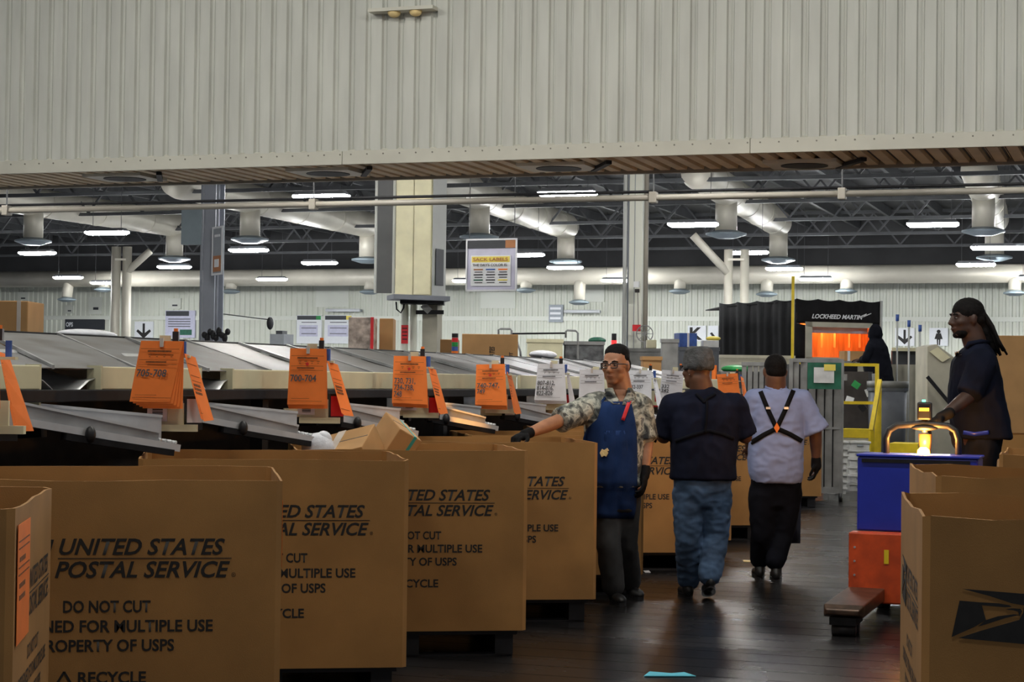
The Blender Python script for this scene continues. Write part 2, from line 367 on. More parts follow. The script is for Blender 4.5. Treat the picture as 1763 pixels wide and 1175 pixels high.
# rear wall
YR = 76.0
wb = MB().bb((-62, YR, 0), (14, YR+0.3, 8.2)).build('wall_back', M['roof'], kind='structure', base=False)
def rear_panel(hh):
    pr = []; p = 0.26
    for k in range(12): x = k*p; pr += [(x, 0), (x+0.03, 0.05), (x+0.12, 0.05), (x+0.15, 0)]
    pr.append((12*p, 0)); g = [[Vector((x, -y, z)) for x, y in pr] for z in (0.0, hh)]
    return MB().sheet(g, 0.01, Vector((0, -1, 0))).mesh('panel', M['wallb'])
rp1 = rear_panel(4.1); rp2 = rear_panel(1.55)
for i in range(24):
    o = link('panel', rp1, wb); o.location = (-61+3.12*i, YR-0.02, 0)
    o = link('panel', rp2, wb); o.location = (-61+3.12*i, YR-0.02, 4.25)
MB().bb((-61, YR-0.10, 4.08), (14, YR-0.01, 4.27)).build('seam_flashing', M['patch'], wb)
for (x0, y0, x1, y1) in ((545, 482, 600, 529), (828, 503, 887, 531), (1000, 490, 1040, 520)):
    a = PY(x0, y0, YR-0.12); b = PY(x1, y1, YR-0.12)
    MB().bb((a.x, YR-0.12, b.z), (b.x, YR-0.02, a.z)).build('cover_panel', M['patch'], wb)

# ------------------------------------------------------------------ sprinkler main and ducts
Yp = 24.0; a = PY(-60, 362, Yp); b = PY(1830, 329, Yp); zc = (a.z+b.z)/2
pp = empty('sprinkler_pipe', (0, Yp, zc), label='long beige pipe running across under the roof behind the ribbed wall', cat='pipe')
MB().cyl((a.x-1, Yp, zc), (b.x+1, Yp, zc), 0.042, n=14).build('pipe_run', M['pipe'], pp, smooth=True)
MB().cyl((a.x-1, Yp+0.1, zc+0.09), (b.x+1, Yp+0.1, zc+0.09), 0.02, n=8).build('conduit', M['black_metal'], pp, smooth=True)
for px in (12, 540, 1125, 1450):
    q = PY(px, 345, Yp); MB().bb((q.x-0.05, Yp-0.07, zc-0.075), (q.x+0.05, Yp+0.07, zc+0.075)).build('coupling', M['pipe'], pp, bevel=0.01)
    MB().cyl((q.x, Yp, zc+0.05), (q.x, Yp, 6.72), 0.012, n=6).build('hanger_rod', M['truss'], pp)
def duct(d1, d2, label, front=5.0, z=7.0, r=0.46, disc_z=5.72, rd=0.31):
    a = PZ(*d1, disc_z); b = PZ(*d2, disc_z); t = Vector((b.x-a.x, b.y-a.y, 0)).normalized(); s0 = Vector((a.x, a.y, z))-t*front; s1 = Vector((b.x, b.y, z))+t*0.5
    d = empty('air_duct', s0, label=label, cat='duct', group='round ducts under the roof'); L = (s1-s0).length
    MB().tube([s0, s0+t*0.4, s1-t*0.6, s1-t*0.15, s1], [r*0.85, r, r, r*0.85, r*0.5], 26).build('duct_run', M['duct'], d, smooth=True)
    y = 2.5
    while y < L-1: MB().tube([s0+t*(y-0.03), s0+t*(y+0.03)], r*1.03, 26).build('duct_collar', M['duct'], d); y += 3.0
    for q in (a, b):
        s = MB().cyl((q.x, q.y, z-0.1), (q.x, q.y, disc_z+0.12), rd, rd, 22).build('drop', M['duct'], d, smooth=True)
        MB().tube([(q.x, q.y, disc_z-0.1), (q.x, q.y, disc_z), (q.x, q.y, disc_z+0.05), (q.x, q.y, disc_z+0.13)], [0.25, 0.58, 0.58, rd], 26).build('diffuser', M['duct_blue'], s)
    return d
duct((57, 417), (300, 447), 'leftmost round duct under the roof, above the arrow sign')
duct((430, 414), (633, 449), 'round duct under the roof left of the hanging cream enclosure')
duct((825, 410), (974, 452), 'round duct above the hanging sack label sign')
duct((1250, 405), (1340, 449), 'round duct above the yellow pole, right of the white column')
duct((1693, 400), (1712, 445), 'rightmost round duct under the roof, above the driver', 4.0)
Yw = 72.0; zw = PY(881, 476, Yw).z
wd = empty('wall_duct', (0, Yw, zw), label='long horizontal duct running across just in front of the rear wall', cat='duct', group='round ducts under the roof')
MB().cyl((-58, Yw, zw), (10, Yw, zw), 0.36, n=26).build('duct_run', M['duct'], wd, smooth=True)
for px, py in ((115, 517), (178, 500), (397, 503), (636, 504), (905, 501), (997, 522), (1170, 503), (1320, 508), (1457, 503), (1747, 506)):
    q = PY(px, py, Yw-0.2); s = MB().tube([(q.x, Yw, zw), (q.x, Yw-0.1, zw-0.3), (q.x, Yw-0.2, q.z+0.12)], [0.24, 0.24, 0.23], 18).build('drop', M['duct'], wd, smooth=True)
    MB().tube([(q.x, Yw-0.2, q.z-0.08), (q.x, Yw-0.2, q.z), (q.x, Yw-0.2, q.z+0.04), (q.x, Yw-0.2, q.z+0.12)], [0.2, 0.42, 0.42, 0.23], 20).build('diffuser', M['duct_blue'], s)

# ------------------------------------------------------------------ hanging lights
HL = 5.42
def light_proto(name, lens):
    r = empty(name)
    MB().prism([(-0.61, -0.17, 0.10), (0.61, -0.17, 0.10), (0.57, -0.10, 0.19), (-0.57, -0.10, 0.19)], (0, 0.0, 0.001))
    h = MB().loft([[(-0.62, -0.18, 0.09), (0.62, -0.18, 0.09), (0.62, 0.18, 0.09), (-0.62, 0.18, 0.09)], [(-0.55, -0.1, 0.18), (0.55, -0.1, 0.18), (0.55, 0.1, 0.18), (-0.55, 0.1, 0.18)]]).build('housing', M['fixture'], r)
    MB().loft([[(-0.56, -0.11, 0.0), (0.56, -0.11, 0.0), (0.56, 0.11, 0.0), (-0.56, 0.11, 0.0)], [(-0.62, -0.17, 0.05), (0.62, -0.17, 0.05), (0.62, 0.17, 0.05), (-0.62, 0.17, 0.05)], [(-0.61, -0.165, 0.09), (0.61, -0.165, 0.09), (0.61, 0.165, 0.09), (-0.61, 0.165, 0.09)]]).build('lens', lens, r)
    for x in (-0.45, 0.45): MB().cyl((x, 0, 0.18), (x, 0, 8.2-HL), 0.008, n=6).build('hanger_rod', M['truss'], r)
    return r
LF = [(553, 340, 'lit ceiling light left of the hanging cream enclosure, nearest and highest'),
 (977, 335, 'lit ceiling light high up between the sack label sign and the white column'),
 (1193, 388, 'lit ceiling light just right of the white column'),
 (1606, 388, 'lit ceiling light above and left of the driver, the wide one at upper right'),
 (184, 402, 'lit ceiling light at upper left above the two cream pipes'),
 (64, 437, 'lit ceiling light at the far left edge above the tan carton'),
 (300, 461, 'lit ceiling light between the cream pipes and the blue grey column'),
 (428, 432, 'lit ceiling light close right of the sign on the blue grey column'),
 (550, 454, 'lit ceiling light below the highest one, left of the hanging cream enclosure'),
 (468, 482, 'lit ceiling light lowest of those between the blue grey column and the enclosure'),
 (180, 488, 'small far ceiling light beside the two cream pipes on the left'),
 (903, 440, 'lit ceiling light half hidden behind the right edge of the sack label sign'),
 (973, 462, 'lit ceiling light under the round diffuser between the sign and the white column'),
 (1063, 484, 'small thin far ceiling light just left of the white column'),
 (1287, 436, 'lit ceiling light above the left part of the black curtain booth'),
 (1350, 464, 'lit ceiling light right above the tall yellow pole'),
 (1680, 457, 'lit ceiling light straight above the head of the driver'),
 (1710, 428, 'lit ceiling light behind the duct drop at the right edge'),
 (1757, 428, 'ceiling light cut by the right edge of the picture')]
lp = light_proto('ceiling_light', M['lamp_far'])
for i, (px, py, lab) in enumerate(LF):
    o = lp if i == 0 else copy_tree(lp)
    q = PZ(px, py, HL+0.04); o.location = (q.x, q.y, HL); tag(o, lab, 'ceiling light', 'hanging lights of the rear hall')
# unseen lamps added for their light: rows behind the header wall and front hall
lm = light_proto('ceiling_light', M['lamp_mid']); lm0 = [lm]
for (x, y) in ((-24, 30), (-15, 30), (-6, 28), (-17, 22.5), (-11, 22.5), (-5, 22.5), (0, 22.5), (-13, 17.5), (-7.5, 17.5), (-2, 17.5), (2, 34), (2, 46), (3, 58), (-42, 56), (-42, 66), (-12, 70), (-26, 70), (-4, 70)):
    o = (lm0.pop() if lm0 else copy_tree(lm)) if y < 33 else copy_tree(lp); o.location = (x, y, HL); tag(o, 'unseen hanging light added to brighten the rear hall', 'ceiling light', 'added hanging lights out of view')
ln = light_proto('ceiling_light', M['lamp_near'])  # front lamps, added unseen to brighten the header wall and the cartons
for i, (x, y) in enumerate(((-10.4, 10.6), (-7.8, 10.6), (-5.2, 10.6), (-2.6, 10.6), (0.0, 10.6), (2.6, 10.6), (-5.0, 4.4), (-1.2, 4.4))):
    o = ln if i == 0 else copy_tree(ln)
    o.location = (x, y, HL+0.5); o.rotation_euler = (0, 0, 0); tag(o, 'unseen hanging light added to brighten the header wall and cartons', 'ceiling light', 'added hanging lights out of view')

# ------------------------------------------------------------------ columns and hung things
def xy(px, py, Z): q = P(px, py, Z); return q.x, q.y
def hcol(name, px, Z, w, d, material, label, cat='column', ztop=8.2):
    x, y = xy(px, 560, Z); r = empty(name, (x, y, 0), label=label, cat=cat)
    b = MB(); b.bb((x-w/2, y-d/2, 0), (x+w/2, y-d/2+0.03, ztop)); b.bb((x-w/2, y+d/2-0.03, 0), (x+w/2, y+d/2, ztop)); b.bb((x-0.02, y-d/2+0.03, 0), (x+0.02, y+d/2-0.03, ztop))
    b.build('shaft', material, r)
    MB().bb((x-w*0.8, y-d*0.8, 0), (x+w*0.8, y+d*0.8, 0.04)).build('base_plate', material, r)
    return r, x, y
r, x, y = hcol('steel_column', 366, 38.0, 0.27, 0.40, M['column_blue'], 'blue grey steel column at left with a framed sign hung on it')
for k, dx in enumerate((-0.17, 0.19)): MB().cyl((x+dx, y-0.2, 0), (x+dx, y-0.2, 8.2), 0.03, n=8).build('conduit', M['column_blue'], r, smooth=True)
MB().bb((x-0.62, y-0.25, 4.2), (x-0.16, y-0.05, 5.0)).build('duct_box', M['duct_blue'], r)
for k in range(9):
    q = P(352+5.0*k, 577+6*math.sin(k*2.1), 37.5); MB().ell(q, (0.06, 0.06, 0.07+0.03*(k % 2)), n=8, m=6).build('cable_bundle', M['black_metal'], r)
q = P(375, 433, 37.6)
hs = empty('hanging_sign', (q.x, q.y, q.z-0.5), label='tall framed dark sign hung on the blue grey column', cat='sign')
A = P(366, 393, 37.7); B = P(384, 395, 37.2); d = B-A
MB().sheet([[Vector((A.x, A.y, q.z-0.49)), Vector((B.x, B.y, q.z-0.49))], [Vector((A.x, A.y, q.z+0.49)), Vector((B.x, B.y, q.z+0.49))]], 0.03).build('board', M['sign_grey'], hs)
n = Vector((d.y, -d.x, 0)).normalized()*0.02
def strip(parent, name, mt, A, B, z0, z1, u0, u1, off=0.012):
    a = A.lerp(B, u0); b = A.lerp(B, u1); dd = Vector(((B-A).y, -(B-A).x, 0)).normalized()*off
    return MB().sheet([[Vector((a.x, a.y, z0))+dd, Vector((b.x, b.y, z0))+dd], [Vector((a.x, a.y, z1))+dd, Vector((b.x, b.y, z1))+dd]], 0.006).build(name, mt, parent)
for (u0, u1, z0, z1) in ((0, 1, 0.45, 0.49), (0, 1, -0.49, -0.45), (0, 0.1, -0.45, 0.45), (0.9, 1, -0.45, 0.45)):
    strip(hs, 'frame', M['sign_white'], A, B, q.z+z0, q.z+z1, u0, u1)
strip(hs, 'panel', M['sign_brown'], A, B, q.z-0.42, q.z-0.10, 0.15, 0.85); strip(hs, 'emblem', M['sign_white'], A, B, q.z-0.33, q.z-0.17, 0.3, 0.7, 0.02)
strip(hs, 'lettering', M['sign_white'], A, B, q.z+0.28, q.z+0.33, 0.25, 0.75)
# cream enclosure hung from the roof
Ze = 28.0
A = P(680, 513, Ze); B = P(742, 513, Ze-0.1); z0 = A.z
r = empty('hanging_enclosure', (A.x, A.y, z0), label='tall cream sheet metal enclosure hanging from the roof over the sorter', cat='enclosure')
dv = CF*0.55; B2 = P(766, 513, Ze+0.35)
MB().prism([(A.x, A.y, z0), (B.x, B.y, z0), (B2.x, B2.y, z0), (A.x+dv.x, A.y+dv.y, z0)], (0, 0, 8.2-z0)).build('body', M['cream'], r)
for u0, u1 in ((0.02, 0.49), (0.52, 0.98)): strip(r, 'door', M['cream'], A, B, z0+0.05, 8.1, u0, u1, 0.02)
strip(r, 'side_panel', M['column'], B, B2, z0+0.02, 8.1, 0.02, 0.98, 0.012)
strip(r, 'vent_grille', M['sign_dark'], B, B2, z0+0.2, z0+0.75, 0.2, 0.75, 0.03)
C = P(646, 505, Ze+0.1); D = P(677, 505, Ze+0.1)
for i in range(2): MB().cyl((C.x+(D.x-C.x)*i, C.y+(D.y-C.y)*i, C.z), (C.x+(D.x-C.x)*i, C.y+(D.y-C.y)*i, 8.1), 0.025, n=8).build('guard_post', M['column'], r)
strip(r, 'guard_panel', M['truss'], C, D, C.z, 8.1, 0.05, 0.95)
E = P(672, 512, Ze-0.25); G = P(768, 516, Ze-0.05)
MB().beam(E, G, 0.6, 0.07).build('bracket_plate', M['column_blue'], r)
MB().beam(P(690, 520, Ze-0.1), P(765, 522, Ze-0.1), 0.4, 0.06).build('bracket_beam', M['black_metal'], r)
MB().beam(P(740, 537, Ze-0.1), P(728, 525, Ze-0.1), 0.1, 0.1).build('bracket_knee', M['cage'], r)
x, y = xy(744, 560, Ze+0.1); zt = P(744, 524, Ze+0.1).z
s = empty('support_post', (x, y, 0), label='grey beige support post under the hanging cream enclosure', cat='post')
MB().bb((x-0.12, y-0.1, 0), (x+0.12, y+0.1, zt)).build('shaft', M['beige_plastic'], s)
MB().beam(P(716, 538, Ze-0.1), P(764, 538, Ze-0.1), 0.08, 0.06).build('cross_arm', M['black_metal'], s)
for px, nm in ((697, 'pipe'), (712, 'pipe')):
    x2, y2 = xy(px, 560, Ze+0.3); MB().cyl((x2, y2, 0), (x2, y2, zt), 0.055, n=12).build('pipe', M['patch'], s, smooth=True)
MB().tube([P(682, 520, Ze-0.1), P(683, 533, Ze-0.1), P(690, 539, Ze-0.1), P(695, 530, Ze-0.1), P(696, 520, Ze-0.1)], 0.013, 8).build('cable_loop', M['black_metal'], s, smooth=True)
# red notices on the post
A = P(691, 560, Ze+0.235); B = P(703, 560, Ze+0.235); zz = P(697, 592, Ze+0.235).z
rn = empty('red_notice', (A.x, A.y, zz), label='red paper notice below the hanging cream enclosure', cat='notice')
MB().sheet([[Vector((A.x, A.y, zz)), Vector((B.x, B.y, zz))], [Vector((A.x, A.y, A.z)), Vector((B.x, B.y, B.z))]], 0.012).build('sheet', M['red'], rn)
for k in range(4): strip(rn, 'lettering', M['ink'], A, B, zz+0.06+0.055*k, zz+0.075+0.055*k, 0.15, 0.85)
# sack labels sign
Zs = 27.0; A = P(802, 502, Zs); B = P(890, 503, Zs-0.3); zt = P(846, 411, Zs-0.15).z
r = empty('sack_label_sign', (A.x, A.y, A.z), label='square white hanging board about sack labels with a yellow heading', cat='sign')
MB().prism([(A.x, A.y, A.z), (B.x, B.y, A.z), (B.x+CF.x*0.04, B.y+CF.y*0.04, A.z), (A.x+CF.x*0.04, A.y+CF.y*0.04, A.z)], (0, 0, zt-A.z)).build('board', M['sign_lilac'], r)
H = zt-A.z; z = A.z
strip(r, 'top_band', M['sign_dark'], A, B, z+H*0.82, z+H*0.96, 0.02, 0.77); strip(r, 'corner_square', M['sign_brown'], A, B, z+H*0.82, z+H*0.97, 0.77, 0.98)
for (u0, u1, h0, h1) in ((0, 1, 0.97, 1), (0, 0.03, 0, 1), (0.97, 1, 0, 1), (0, 1, 0, 0.03)): strip(r, 'frame', M['sign_white'], A, B, z+H*h0, z+H*h1, u0, u1, 0.02)
pg = strip(r, 'poster', M['sign_white'], A, B, z+H*0.10, z+H*0.68, 0.10, 0.88, 0.016)
strip(r, 'heading_band', M['sign_yellow'], A, B, z+H*0.55, z+H*0.66, 0.12, 0.86, 0.02)
ang = math.atan2((B-A).y, (B-A).x); Lx = (B-A).length
def text_on(parent, body, A, B, z, u, width, cap, mt, bold=0.0, off=0.03, shear=0.0):
    a = A.lerp(B, u); dd = Vector(((B-A).y, -(B-A).x, 0)).normalized()*off; w0 = wloc(parent)
    return put_text(parent, body, a.x+dd.x-w0.x, a.y+dd.y-w0.y, z-w0.z, width, cap, mt, shear, bold, (0, 0, math.atan2((B-A).y, (B-A).x)))
text_on(r, 'SACK LABELS', A, B, z+H*0.575, 0.15, Lx*0.68, H*0.06, M['sign_brown'], 0.02)
text_on(r, "THE DAY'S COLOR IS:", A, B, z+H*0.475, 0.14, Lx*0.68, H*0.045, M['ink'], 0.02)
for i in range(3):
    for j in range(3):
        strip(r, 'colour_bar', [M['sign_brown'], M['blue_light'], M['orange'], M['ink_grey'], M['ink_grey'], M['ink_grey'], M['green'], M['ink_grey'], M['sign_yellow']][3*j+i], A, B, z+H*(0.40-0.1*j), z+H*(0.425-0.1*j), 0.16+0.24*i, 0.34+0.24*i, 0.022)
        strip(r, 'small_print', M['ink_grey'], A, B, z+H*(0.355-0.1*j), z+H*(0.372-0.1*j), 0.18+0.24*i, 0.33+0.24*i, 0.022)
for u in (0.06, 0.94):
    a = A.lerp(B, u); MB().cyl((a.x, a.y, zt), (a.x, a.y, 8.2), 0.006, n=6).build('hanger_wire', M['truss'], r)
# white column at mid right
r, x, y = hcol('steel_column', 1099, 32.0, 0.20, 0.30, M['patch'], 'white steel column with red plate, left of the black booth')
MB().bb((x-0.115, y-0.24, 0), (x+0.115, y-0.16, 8.2)).build('cover_channel', M['patch'], r)
MB().bb((x-0.02, y-0.25, 0), (x-0.01, y-0.238, 8.2)).build('channel_seam', M['sign_grey'], r)
for dx, rr, mt in ((-0.20, 0.035, M['column']), (-0.135, 0.022, M['column_blue']), (0.175, 0.04, M['pipe'])): MB().cyl((x+dx, y-0.2, 0), (x+dx, y-0.2, 8.2), rr, n=10).build('conduit', mt, r, smooth=True)
q = P(1096, 565, 31.6); MB().box((q.x, q.y, q.z), (0.14, 0.02, 0.11)).build('red_plate', M['red'], r)
q = P(1096, 490, 31.6); MB().box((q.x, q.y, q.z), (0.09, 0.06, 0.10)).build('switch_box', M['sign_white'], r)
q = P(1097, 501, 31.6); MB().box((q.x, q.y, q.z), (0.07, 0.05, 0.06)).build('plug', M['ink'], r)
MB().cyl(P(1098, 503, 31.6), P(1099, 560, 31.6), 0.006, n=6).build('cord', M['ink'], r)
q = P(1110, 575, 31.5)
fg = MB(); fg.tube([q+Vector((0.14*math.cos(t)*CR.x, 0.14*math.cos(t)*CR.y, 0.14*math.sin(t))) for t in [2*math.pi*k/16 for k in range(16)]], 0.01, 6, True)
for k in range(4):
    t = math.pi*k/4; fg.beam(q+CR*0.13*math.cos(t)+UP*0.13*math.sin(t), q-CR*0.13*math.cos(t)-UP*0.13*math.sin(t), 0.03, 0.012)
fg.beam(q-UP*0.14, q-UP*0.5, 0.03, 0.03); fg.build('fan', M['cage'], r)
# pairs of vertical cream pipes
for (pxs, Z, ztp, lab) in (((198, 217), 58.0, 425, 'pair of cream vertical pipes at left standing beside the arrow sign'), ((1253, 1281), 50.0, 430, 'pair of cream vertical pipes standing behind the black booth')):
    x0, y0 = xy(pxs[0], 560, Z); r = empty('pipe_pair', (x0, y0, 0), label=lab, cat='pipe')
    for px in pxs:
        x1, y1 = xy(px, 560, Z); zt = P(px, ztp, Z).z; MB().cyl((x1, y1, 0), (x1, y1, zt), 0.145 if Z > 55 else 0.12, n=16).build('pipe', M['duct'], r, smooth=True)
    s = 1 if Z > 55 else -1; q = P(pxs[1] if s > 0 else pxs[0], 470, Z); e = P((pxs[1]+42) if s > 0 else pxs[0]-60, 432 if s > 0 else 405, Z)
    MB().tube([q, q.lerp(e, 0.9), e], 0.11, 12).build('branch_pipe', M['duct'], r, smooth=True)
    MB().beam(P(pxs[0], 447, Z-0.1), P(pxs[1], 447, Z-0.1), 0.06, 0.06).build('clamp', M['duct'], r)

# ------------------------------------------------------------------ signs and boxes on the rear wall
YS = YR-0.14
def board(name, x0, y0, x1, y1, mt, label, cat='sign', t=0.05):
    a = PY(x0, y0, YS); b = PY(x1, y1, YS); r = empty(name, (a.x, YS, b.z), label=label, cat=cat)
    MB().bb((a.x, YS, b.z), (b.x, YS+t+0.04, a.z)).build('board', mt, r); return r, a, b
def on(r, nm, mt, a, b, u0, v0, u1, v1, off=0.01):
    X = lambda u: a.x+(b.x-a.x)*u; Zz = lambda v: a.z+(b.z-a.z)*v
    MB().bb((X(u0), YS-off, Zz(v1)), (X(u1), YS+0.0, Zz(v0))).build(nm, mt, r)
def poly_on(r, nm, mt, a, b, pts, off=0.012):
    MB().prism([(a.x+(b.x-a.x)*u, YS-off, a.z+(b.z-a.z)*v) for u, v in pts], (0, off, 0)).build(nm, mt, r)
ARROW = [(0.44, 0.1), (0.56, 0.1), (0.56, 0.62), (0.82, 0.42), (0.90, 0.52), (0.5, 0.92), (0.10, 0.52), (0.18, 0.42), (0.44, 0.62)]
r, a, b = board('office_sign', 112, 550, 179, 568, M['sign_dark'], 'long black sign with white letters at far left of the rear wall')
w0 = wloc(r); put_text(r, 'OPS', (b.x-a.x)*0.03, -0.02, (a.z-b.z)*0.3, (b.x-a.x)*0.18, (a.z-b.z)*0.4, M['sign_white'], bold=0.03)
r, a, b = board('arrow_sign', 232, 554, 263, 586, M['sign_white'], 'white sign with black down arrow at left, behind the first orange tags'); poly_on(r, 'arrow', M['ink'], a, b, ARROW)
r, a, b = board('arrow_sign', 1541, 565, 1574, 596, M['sign_white'], 'white sign with black down arrow at right, behind the blue topped poles'); poly_on(r, 'arrow', M['ink'], a, b, ARROW)
r, a, b = board('restroom_sign', 1600, 565, 1632, 596, M['sign_white'], 'white sign with a black figure in a skirt, left of the driver')
poly_on(r, 'figure_body', M['ink'], a, b, [(0.38, 0.30), (0.62, 0.30), (0.72, 0.62), (0.60, 0.62), (0.58, 0.95), (0.52, 0.95), (0.52, 0.66), (0.48, 0.66), (0.48, 0.95), (0.42, 0.95), (0.40, 0.62), (0.28, 0.62)])
X = a.x+(b.x-a.x)*0.5; Zz = a.z+(b.z-a.z)*0.2; MB().cyl((X, YS-0.012, Zz), (X, YS, Zz), 0.075, n=14).build('figure_head', M['ink'], r)
r, a, b = board('letter_sign', 1184, 561, 1215, 588, M['sign_white'], 'white sign with a large black letter K right of the white column')
put_text(r, 'K', (b.x-a.x)*0.12, -0.02, (a.z-b.z)*0.12, (b.x-a.x)*0.7, (a.z-b.z)*0.76, M['ink'], bold=0.03)
r, a, b = board('partial_sign', 1219, 561, 1236, 588, M['sign_white'], 'white sign partly hidden by the left edge of the black booth'); poly_on(r, 'arrow', M['ink'], a, b, [(0.2, 0.5), (0.4, 0.42), (0.8, 0.75), (0.6, 0.82)])
r, a, b = board('notice_board', 285, 535, 335, 582, M['sign_lilac'], 'pale notice board with a dark heading left of the blue grey column'); on(r, 'heading_band', M['sign_dark'], a, b, 0.02, 0.02, 0.8, 0.2); on(r, 'picture', M['green'], a, b, 0.5, 0.7, 0.9, 0.9)
for k in range(4): on(r, 'text_line', M['ink_grey'], a, b, 0.1, 0.30+0.09*k, 0.85, 0.33+0.09*k)
for (x0, x1, nm, c2, c3, lab) in ((511, 553, 'poster', M['green_bright'], M['blue_light'], 'poster with a dark heading and blue picture left of its neighbour'), (559, 606, 'poster', M['sign_yellow'], M['sign_grey'], 'poster with a dark heading and grey text beside the wrapped parcel')):
    r, a, b = board(nm, x0, 543, x1, 592, M['sign_white'], lab, 'poster'); on(r, 'heading_band', M['sign_dark'], a, b, 0.02, 0.02, 0.78, 0.16); on(r, 'heading_square', c2, a, b, 0.78, 0.02, 0.97, 0.16)
    on(r, 'picture', M['sign_lilac'] if c3 is M['blue_light'] else M['sign_lilac'], a, b, 0.12, 0.35, 0.85, 0.75)
    for k in range(3): on(r, 'text_line', M['ink_grey'], a, b, 0.2, 0.24+0.2*k, 0.8, 0.265+0.2*k, 0.015)
r, a, b = board('direction_sign', 945, 525, 969, 555, M['sign_grey'], 'small grey sign with white lines left of the white column')
for k in range(3): on(r, 'text_line', M['sign_white'], a, b, 0.1, 0.15+0.28*k, 0.85, 0.28+0.28*k)
for i, (x0, y0, x1, y1, lab) in enumerate(((153, 512, 175, 541, 'white box unit on the rear wall above the black sign'), (289, 514, 311, 532, 'white box unit on the rear wall above the notice board'), (30, 503, 48, 519, 'white box unit on the rear wall above the tan carton'), (112, 526, 126, 540, 'small white plate on the rear wall left of the cream pipes'))):
    r, a, b = board('wall_unit', x0, y0, x1, y1, M['patch'], lab, 'wall unit', 0.3); on(r, 'display', M['sign_dark'], a, b, 0.35, 0.6, 0.75, 0.75)
for i, (x0, y, x1, lab) in enumerate(((566, 535, 624, 'white tube lamp on the rear wall above the posters'), (975, 537, 1036, 'white tube lamp on the rear wall left of the white column'))):
    a = PY(x0, y, YS); b = PY(x1, y, YS); r = empty('wall_tube_lamp', (a.x, YS, a.z), label=lab, cat='wall lamp')
    MB().cyl((a.x, YS-0.3, a.z), (b.x, YS-0.3, a.z), 0.07, n=12).build('tube', M['sign_white'], r, smooth=True)
    for xx in (a.x+0.1, b.x-0.1): MB().bb((xx-0.05, YS-0.3, a.z-0.05), (xx+0.05, YS+0.1, a.z+0.05)).build('arm', M['sign_grey'], r)
# convex mirror on an arm
q = P(465, 557, 37.0); r = empty('arm_mirror', (q.x, q.y, q.z), label='small round dark mirror on a thin arm right of the blue grey column', cat='mirror')
MB().ell(q, (0.05, 0.12, 0.13)).build('mirror', M['black_metal'], r, smooth=True); MB().tube([P(385, 541, 37.8), P(440, 548, 37.2), P(466, 551, 37.0)], 0.01, 6).build('arm', M['black_metal'], r)
q = P(485, 583, 34.0); r = empty('printer_cabinet', (q.x, q.y, 0), label='dark grey cabinet with a printer right of the blue grey column', cat='cabinet')
MB().bb((q.x-0.14, q.y-0.2, 0), (q.x+0.14, q.y+0.2, P(485, 576, 34).z)).build('cabinet', M['sign_grey'], r); MB().bb((q.x-0.07, q.y-0.1, P(485, 576, 34).z), (q.x+0.06, q.y+0.1, P(485, 570, 34).z)).build('printer', M['sign_dark'], r)
# ================================================================== GAYLORD CARTONS
GW, GD, GH, GZ = 1.27, 1.10, 0.985, 0.145
EAGLE = [[(490, 657), (985, 683), (955, 800), (905, 742), (850, 745), (780, 735), (650, 695)],
         [(475, 728), (600, 735), (700, 737), (765, 747), (780, 757), (740, 760), (605, 752), (630, 840), (560, 885), (430, 948)],
         [(630, 840), (700, 815), (790, 800), (825, 803), (740, 825), (640, 862), (585, 880)],
         [(470, 953), (600, 905), (825, 832), (846, 790), (850, 757), (950, 810), (905, 979)],
         [(745, 772), (780, 764), (830, 766), (840, 780), (825, 812), (818, 785), (790, 777)]]
def eagle_mesh():
    b = MB(); s = 0.155/318.0
    for pl in EAGLE: b.prism([((x-430)*s, 0.0, (979-y)*s) for x, y in pl], (0, -0.0012, 0))
    return b.mesh('eagle_emblem', M['ink'])
EAG = eagle_mesh()
def carton_body(Wd, Dp, H, t=0.009, jit=0.004, seed=1, material=None):
    rnd = random.Random(seed); n = 6; per = []
    def side(a, b):
        for k in range(n): per.append(((a[0]+(b[0]-a[0])*k/n), (a[1]+(b[1]-a[1])*k/n)))
    c = 0.022; w, d = Wd/2, Dp/2
    for a, b in (((-w+c, -d), (w-c, -d)), ((w-c, -d), (w, -d+c)), ((w, -d+c), (w, d-c)), ((w, d-c), (w-c, d)), ((w-c, d), (-w+c, d)), ((-w+c, d), (-w, d-c)), ((-w, d-c), (-w, -d+c)), ((-w, -d+c), (-w+c, -d))):
        if abs(a[0]-b[0])+abs(a[1]-b[1]) > 0.1: side(a, b)
        else: per.append(a)
    top = [rnd.uniform(-jit, jit) for _ in per]
    ring = lambda sc, z, j: [(x-(math.copysign(t, x) if sc else 0), y-(math.copysign(t, y) if sc else 0), z+(tj if j else 0)) for (x, y), tj in zip(per, top)]
    b = MB(); b.loft([ring(0, 0.0, 0), ring(0, H*0.5, 0), ring(0, H, 1), ring(1, H, 1), ring(1, H*0.5, 0), ring(1, 0.02, 0)])
    return b.mesh('carton', material or M['card'])
CB = [carton_body(GW, GD, GH, seed=s) for s in (1, 2, 3)]; CB8 = carton_body(GW, GD, GH, jit=0.012, seed=9)
